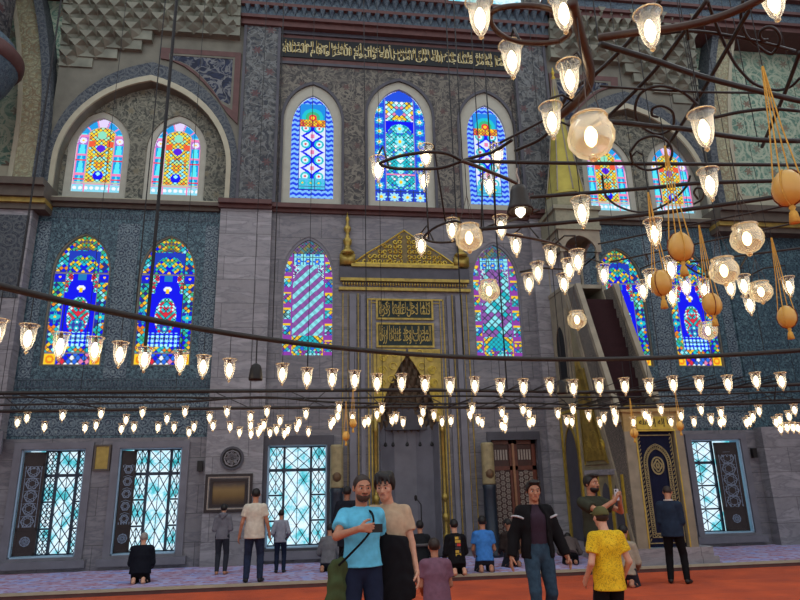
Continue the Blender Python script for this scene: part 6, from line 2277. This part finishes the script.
    info = dict(root=root, wr={q: wr[q] * k for q in wr}, el={q: el[q] * k for q in el}, sh={q: sh[q] * k for q in sh}, neck=neck * k, chest=chest * k, pelvis=pelvis * k, head=hd * k, R=R, k=k)
    return info


def world_pt(info, p):
    r = info['root']
    return Matrix.Translation(r.location) @ Matrix.Rotation(r.rotation_euler.z, 4, 'Z') @ Vector(p)


cloth = lambda n, rgb, var=0.12: plain(n, rgb, 0.85, 0, 0.15, var, 18.0, 0.15)
JEANS, BLACK, NAVY, DGREY = cloth('dark_blue_denim', S(34, 44, 66), 0.25), cloth('black_cloth', S(16, 15, 18)), cloth('navy_cloth', S(24, 32, 52)), cloth('charcoal_cloth', S(44, 46, 54))
SHOE = plain('dark_shoe_leather', S(24, 22, 24), 0.5)
GREEN_BLUE_JEANS = cloth('teal_blue_denim', S(46, 66, 82), 0.25)
Z0 = 0.0      # red carpet level
ZP = PLAT

# 1 selfie man
p1 = person('man in light blue t-shirt holding up a phone for a selfie', (-1.87, -9.30, Z0), 0.10, 1.86, top=dict(mat=cloth('light_blue_cotton', S(92, 176, 206)), sleeve='short', hem=0.95, thick=0.016),
            legs=dict(mat=NAVY), shoes=SHOE, sk=SK_M, hair='brown', hairstyle='crop', build=1.0, fine=True, res=0.014,
            hands={-1: (-0.08, -0.36, 1.29), 1: (0.19, 0.14, 0.90)}, elbows={-1: (-0.9, 0.1, -0.6)}, hand_dir={-1: (0.95, -0.25, 0.05)}, palm={-1: (0.2, 0.95, 0.1)}, curl=0.9, look=(0.10, -1, -0.10), head=(0.0, -0.03, 1.62))
# 2 youth
p2 = person('slim youth with thick black hair and beige t-shirt beside the selfie man', (-1.57, -9.02, Z0), -0.05, 1.88, top=dict(mat=cloth('beige_cotton', S(176, 152, 126)), sleeve='short', hem=0.70, thick=0.012),
            legs=dict(mat=BLACK, thick=0.02), shoes=SHOE, sk=SK_L, hair='black', hairstyle='mop', fine=True, res=0.014,
            hands={1: (0.24, -0.10, 0.84), -1: (-0.20, 0.05, 0.90)}, look=(-0.30, -1, -0.22), head=(-0.04, -0.05, 1.61))
# 3 kneeling man in purple
KN = dict(pelvis=(0, 0.06, 0.25), chest=(0, 0.01, 0.56), neck=(0, -0.02, 0.77), head=(0, -0.05, 0.92), feet={-1: (-0.10, 0.20, 0.08), 1: (0.10, 0.20, 0.08)}, knees={-1: (-0.12, -1, -0.55), 1: (0.12, -1, -0.55)},
          hands={-1: (-0.17, -0.24, 0.30), 1: (0.17, -0.24, 0.30)})


def kneel(label, loc, yaw, H, top, legs, **kw):
    d = dict(KN); d.update(kw)
    return person(label, loc, yaw, H, top=top, legs=legs, **d)


p3 = kneel('man in faded purple t-shirt kneeling with back turned on the orange carpet', (-0.62, -6.35, Z0 + 0.0), PI, 1.70, dict(mat=cloth('faded_purple_cotton', S(112, 80, 96)), sleeve='short', thick=0.018), dict(mat=BLACK), sk=SK_M, hair='brown', hairstyle='short', build=1.12, fine=True, res=0.014)
# 4 kneeling in black with print
p4 = kneel('man in black sweatshirt with yellow and red print kneeling by the niche edge', (0.40, -3.0, ZP), PI + 0.1, 1.66, dict(mat=cloth('black_sweatshirt', S(18, 18, 22)), name='sweatshirt'), dict(mat=BLACK), sk=SK_L, hair='black', barefoot=True)
mb = MB(); mb.cur = 0
for i, mi_ in enumerate((0, 0, 1, 2, 0, 0)):
    mb.cur = mi_
    z = 0.68 - i * 0.06
    for j in range(3):
        mb.cur = mi_ if (i + j) % 4 else 2
        mb.box(-0.052 + j * 0.036, -0.020 + j * 0.036, 0.150, 0.164, z - 0.048, z)
o = mb.build('back_print', [plain('print_yellow', S(196, 168, 70)), plain('print_red', S(196, 60, 56)), plain('print_dark', S(60, 56, 60))], p4['root'])
# 5 kneeling in blue
p5 = kneel('man in bright blue shirt kneeling with back turned near the wooden door', (1.02, -2.75, ZP), PI - 0.1, 1.72, dict(mat=cloth('bright_blue_cotton', S(58, 116, 186)), sleeve='short'), dict(mat=DGREY), sk=SK_M, hair='black', barefoot=True)
# 6 dark sitting person
p6 = kneel('man in black and grey jacket kneeling in front of the prayer niche', (-0.18, -2.4, ZP), PI, 1.60, dict(mat=cloth('black_jacket', S(26, 28, 32)), name='jacket'), dict(mat=BLACK), sk=SK_M, hair='black')
MB().tube([(0.23 * math.cos(a), 0.02 + 0.13 * math.sin(a), 0.50) for a in [PI * i / 10 for i in range(11)]], 0.03, 6).build('grey_stripe', cloth('grey_stripe', S(84, 82, 84)), p6['root'], True)
# 7 man walking towards us
p7 = person('man walking towards us in black jacket with white shoulder stripes and jeans', (0.36, -7.9, Z0), -0.02, 1.77,
            top=dict(mat=cloth('black_zip_jacket', S(18, 17, 20)), name='jacket', hem=0.86, thick=0.030, open=0.135, under=cloth('dark_plum_shirt', S(52, 38, 50)), fold=0.004),
            legs=dict(mat=GREEN_BLUE_JEANS), shoes=SHOE, sk=SK_M, hair='black', hairstyle='tall', fine=True, res=0.014, build=1.05, look=(-0.08, -1, -0.12),
            hands={-1: (-0.33, -0.03, 0.88), 1: (0.33, -0.06, 0.88)}, feet={-1: (-0.11, -0.16, 0.08), 1: (0.11, 0.16, 0.12)})
for q in (-1, 1):
    a, b_ = p7['sh'][q], p7['el'][q]
    d = (b_ - a) / np.linalg.norm(b_ - a)
    c = a + d * 0.085
    u = V3(0, 1, 0); w_ = np.cross(d, u)
    pts = [c + (u * math.cos(t) + w_ * math.sin(t)) * 0.097 + d * (0.02 * math.cos(t)) for t in [i / 14 * 2 * PI for i in range(14)]]
    MB().tube(pts, 0.013, 6, True).build('shoulder_stripe', cloth('white_stripe', S(176, 176, 180)), p7['root'], True)
# 8 man filming
p8 = person('bearded man in dark green t-shirt filming with a phone near the pulpit', (1.62, -6.75, Z0), 0.28, 1.84, top=dict(mat=cloth('dark_green_cotton', S(52, 54, 44)), sleeve='short', hem=0.82, thick=0.018), legs=dict(mat=NAVY, thick=0.008),
            shoes=SHOE, sk=SK_M, hair='black', hairstyle='tall', fine=True, res=0.014, look=(0.25, -1, -0.02),
            hands={-1: (0.09, -0.32, 1.40), 1: (0.20, -0.30, 1.38)}, elbows={-1: (-0.8, -0.1, -0.7), 1: (0.8, 0.2, -0.6)}, hand_dir={-1: (0.3, -0.3, 0.8), 1: (-0.2, -0.3, 0.9)}, palm={-1: (0.9, 0, 0), 1: (-0.9, 0, 0)}, curl=0.8)


def beard(info, mat):
    s = SDF(0.0075)
    R, hd, k = info['R'], info['head'], info['k']
    f = lambda x, y, z: hd / k + R @ V3(x, y, z)
    s.ell(f(0, -0.040, -0.062), (0.064, 0.066, 0.058), 0.015, R, cut=[(f(0, -0.03, -0.040), R @ V3(0, -0.25, 1.0))])
    s.cone(f(-0.026, -0.098, -0.038), f(0.026, -0.098, -0.038), 0.007, 0.007, 0.006)
    V, F = s.mesh(0.001)
    np_mesh('beard', V * k, F, mat, info['root'])


beard(p8, HAIR['black'])
beard(p1, HAIR['stubble'])
# 9 boy in yellow
def yellow_print():
    t = NT('yellow_printed_cotton')
    co = t.coord()
    n = t.noise(co, 16, 3, 0.6, 2.0)
    ln = t.less(t.op('ABSOLUTE', t.op('SUBTRACT', n, 0.5)), 0.022)
    n2 = t.noise(co, 5, 2)
    col = t.mix(t.op('MULTIPLY', ln, 0.7), t.ramp(n2, [(0.3, S(206, 166, 28)), (0.7, S(232, 196, 48))]), S(120, 96, 30))
    return t.bsdf(col, 0.85, 0, 0.15)
p9 = person('boy in yellow patterned t-shirt and olive cap seen from behind', (0.64, -9.20, Z0), PI + 0.05, 1.50, top=dict(mat=yellow_print(), sleeve='short', hem=0.80, thick=0.020), legs=dict(mat=BLACK), shoes=SHOE, sk=SK_L,
            hair='brown', hairstyle='crop', fine=True, res=0.014, build=1.05, hands={-1: (-0.24, -0.10, 0.92), 1: (0.24, -0.10, 0.92)}, head=(0, -0.05, 1.60))
s = SDF(0.01)
R, hd, k = p9['R'], p9['head'] / p9['k'], p9['k']
f = lambda x, y, z: hd + R @ V3(x, y, z)
s.ell(f(0, 0.012, 0.045), (0.094, 0.114, 0.092), 0.01, R, cut=[(f(0, 0, 0.02), R @ V3(0, 0.12, -1))])
s.ell(f(0, -0.12, 0.045), (0.075, 0.08, 0.012), 0.015, R)
V, F = s.mesh()
cap_ = np_mesh('cap', V * k, F, cloth('olive_cap', S(86, 84, 52)), p9['root'])
MB().bar(f(-0.03, 0.122, 0.035) * k, f(0.03, 0.122, 0.035) * k, 0.014, 0.008, (0, 0, 1)).build('cap_strap', cloth('dark_strap', S(40, 40, 34)), cap_)
# 10 man by the curtain
p10 = person('man in navy jacket and black trousers standing with bowed head by the blue curtain', (3.98, -4.6, Z0), PI * 0.80, 1.64, top=dict(mat=cloth('navy_jacket', S(32, 44, 62)), name='jacket', hem=0.82, thick=0.026),
             legs=dict(mat=BLACK), shoes=SHOE, sk=SK_M, hair='brown', hairstyle='crop', head=(0, -0.06, 1.61), look=(0, -1, -0.5), hands={-1: (-0.12, -0.22, 1.0), 1: (0.12, -0.22, 1.0)}, build=1.08, feet={-1: (-0.15, 0, 0.08), 1: (0.13, 0.02, 0.08)})
o = MB().tube([(p10['neck'] + V3(0.068 * math.cos(a), 0.006 + 0.068 * math.sin(a), 0.015)) for a in [i / 12 * 2 * PI for i in range(12)]], 0.012, 6, True).build('white_collar', cloth('white_collar', S(190, 190, 190)), p10['root'], True)
# 11-13 men praying at the left
p11 = person('man in grey hooded sweatshirt standing in front of the framed panel', (-4.15, -1.6, ZP), PI - 0.05, 1.38, top=dict(mat=cloth('grey_marl', S(104, 104, 112)), name='hoodie', hem=0.86, hood=True), legs=dict(mat=DGREY), sk=SK_M, hair='black', hands={-1: (-0.14, -0.20, 1.08), 1: (0.14, -0.20, 1.08)}, head=(0, -0.05, 1.60))
p12 = person('man in cream polo shirt and jeans standing with back turned at the left', (-3.40, -2.95, ZP), PI, 1.66, top=dict(mat=cloth('cream_cotton', S(190, 184, 170)), name='polo_shirt', sleeve='short', hem=0.80), legs=dict(mat=JEANS, thick=0.014), shoes=SHOE, sk=SK_M, hair='black', hands={-1: (-0.29, -0.02, 0.86), 1: (0.29, -0.02, 0.86)}, build=1.12, feet={-1: (-0.13, 0, 0.08), 1: (0.13, 0, 0.08)})
p13 = person('boy in pale grey sweater standing before the left grilled window', (-2.97, -1.7, ZP), PI, 1.22, top=dict(mat=cloth('pale_grey_knit', S(134, 138, 150)), name='sweater', hem=0.84), legs=dict(mat=NAVY), shoes=SHOE, sk=SK_M, hair='black', hands={-1: (-0.20, -0.16, 1.0), 1: (0.20, -0.16, 1.0)})
# 14 kneeling in black at far left
p14 = kneel('grey haired man in black jacket kneeling before the second left window', (-5.52, -2.35, ZP), PI + 0.05, 1.50, dict(mat=cloth('black_wool', S(15, 18, 28)), name='jacket', thick=0.03), dict(mat=BLACK), sk=SK_L, hair='grey', hairstyle='crop', build=1.22, barefoot=True)
# 15 sitting man in grey by the candle
p15 = kneel('man in grey shirt sitting on the floor below the left candle', (-1.98, -1.75, ZP), PI - 0.3, 1.60, dict(mat=cloth('grey_shirt_cotton', S(104, 104, 108)), name='shirt'), dict(mat=DGREY), sk=SK_M, hair='black', pelvis=(0, 0.05, 0.22), chest=(0, 0.0, 0.52), neck=(0, -0.04, 0.73), head=(0, -0.10, 0.87), look=(0, -1, -0.4), hands={-1: (-0.2, -0.25, 0.28), 1: (0.2, -0.25, 0.28)})
# 16 standing dark figure behind the selfie man
p16 = person('person in dark clothes standing half hidden behind the selfie man', (-1.68, -3.0, ZP), PI - 0.2, 1.66, top=dict(mat=cloth('dark_navy_coat', S(24, 28, 38)), name='coat', hem=0.6, thick=0.03), legs=dict(mat=BLACK), shoes=SHOE, sk=SK_D, hair='black')
# 17 child sitting behind the yellow boy
p17 = kneel('child in pale shirt sitting at the foot of the pulpit behind yellow boy', (3.05, -4.6, Z0), PI * 0.8, 1.66, dict(mat=cloth('pale_child_shirt', S(150, 140, 124)), name='shirt'), dict(mat=DGREY), sk=SK_M, hair='black', look=(-0.2, -1, -0.2), head=(0, -0.08, 0.92))
# 18 dark seated figures by the door
p18 = kneel('person in brown and dark clothes sitting on the floor before the wooden door', (1.72, -2.2, ZP), PI * 1.05, 1.55, dict(mat=cloth('dark_brown_cloth', S(44, 36, 34)), name='coat'), dict(mat=DGREY), sk=SK_D, hair='black', look=(0.3, -1, -0.5))
p19 = kneel('person in taupe clothes bowing on the floor left of the pulpit', (3.0, -2.2, ZP), PI * 0.9, 1.5, dict(mat=cloth('taupe_cloth', S(86, 76, 74)), name='coat'), dict(mat=BLACK), sk=SK_M, hair='black', pelvis=(0, 0.1, 0.26), chest=(0, -0.12, 0.46), neck=(0, -0.3, 0.56), head=(0, -0.42, 0.56), look=(0, -0.8, -0.8), hands={-1: (-0.2, -0.42, 0.18), 1: (0.2, -0.42, 0.18)}, barefoot=True)

# ---- what they hold and carry
w = world_pt(p1, p1['wr'][-1])
ph = empty('phone', (w.x + 0.13, w.y - 0.005, w.z + 0.0), 0.1, 'black phone held sideways by the man in light blue', 'phone')
MB().box(-0.078, 0.078, -0.005, 0.005, -0.037, 0.037).build('phone_case', M['soot'], ph)
MB().box(-0.066, -0.044, -0.009, -0.004, 0.004, 0.028).build('camera_bump', plain('camera_glass', S(60, 60, 66), 0.2), ph)
w = (world_pt(p8, p8['wr'][-1]) + world_pt(p8, p8['wr'][1])) / 2
ph = empty('phone', (w.x - 0.01, w.y - 0.035, w.z + 0.09), 0.3, 'pale phone held upright in both hands by the bearded man', 'phone')
MB().box(-0.036, 0.036, -0.005, 0.005, -0.076, 0.076).build('phone_case', plain('white_phone', S(190, 190, 196), 0.3), ph)
MB().box(-0.028, -0.006, -0.009, -0.004, 0.04, 0.066).build('camera_bump', M['soot'], ph)


def strap(parent, pts, r_, mat, name='strap'):
    c = catmull(pts, 5)
    return MB().tube(c, r_, 6).build(name, mat, parent, True)


# crossbody bag with a green jacket over it, on the selfie man's right hip
bag = empty('shoulder_bag', tuple(world_pt(p1, (-0.24, -0.04, 1.02))), 0.10, 'olive green jacket bundled over a shoulder bag on the selfie man hip', 'bag')
s = SDF(0.014)
s.cone((0, 0, 0.0), (-0.01, 0.0, -0.34), 0.055, 0.085, 0.03, ((0, 1, 0), 0.7))
s.cone((0.02, -0.04, 0.03), (-0.03, -0.04, -0.40), 0.045, 0.055, 0.03)
s.cone((-0.03, -0.02, 0.0), (-0.08, -0.02, -0.30), 0.05, 0.05, 0.03)
s.cone((0.06, -0.03, 0.0), (0.07, -0.02, -0.30), 0.03, 0.04, 0.015)
V, F = s.mesh(0.013, 3, [((0, 0, -0.36), (0.35, 0, -1))])
np_mesh('folded_jacket', V, F, cloth('olive_green_cloth', S(62, 74, 46)), bag)
strap(bag, [(0.0, -0.08, 0.02), (0.12, -0.15, 0.14), (0.25, -0.17, 0.27), (0.315, -0.145, 0.37), (0.325, -0.09, 0.45), (0.30, 0.02, 0.49), (0.22, 0.13, 0.40), (0.06, 0.15, 0.1), (0.0, 0.08, 0.0)], 0.011, BLACK)
# youth's crossbody strap and hanging black jumper
bag = empty('shoulder_bag', tuple(world_pt(p2, (0.04, 0.0, 0.99))), -0.05, 'black bag with a black jumper hanging from the youth shoulder strap', 'bag')
s = SDF(0.014)
s.cone((-0.02, -0.16, 0.22), (0.02, -0.17, -0.30), 0.13, 0.16, 0.06, ((0, 1, 0), 0.45))
s.cone((0.08, -0.14, 0.20), (0.12, -0.13, -0.22), 0.06, 0.09, 0.05)
s.cone((-0.13, -0.12, 0.16), (-0.10, -0.13, -0.36), 0.05, 0.09, 0.05)
V, F = s.mesh(0.008, 6, [((0, 0, -0.36), (0.35, 0, -1)), ((0, 0, 0.28), (0.12, 0, 1))])
np_mesh('black_jumper', V, F, cloth('black_knit', S(18, 18, 22)), bag)
strap(bag, [(-0.02, -0.17, 0.22), (-0.11, -0.165, 0.33), (-0.155, -0.135, 0.43), (-0.165, -0.07, 0.49), (-0.15, 0.05, 0.50), (-0.08, 0.15, 0.34), (0.08, 0.15, 0.05)], 0.012, BLACK)
MB().lathe([(0.004, -0.03), (0.014, -0.02), (0.014, 0.02), (0.004, 0.03)], 8, (-0.115, -0.18, 0.34)).build('clipped_sunglasses', M['soot'], bag)
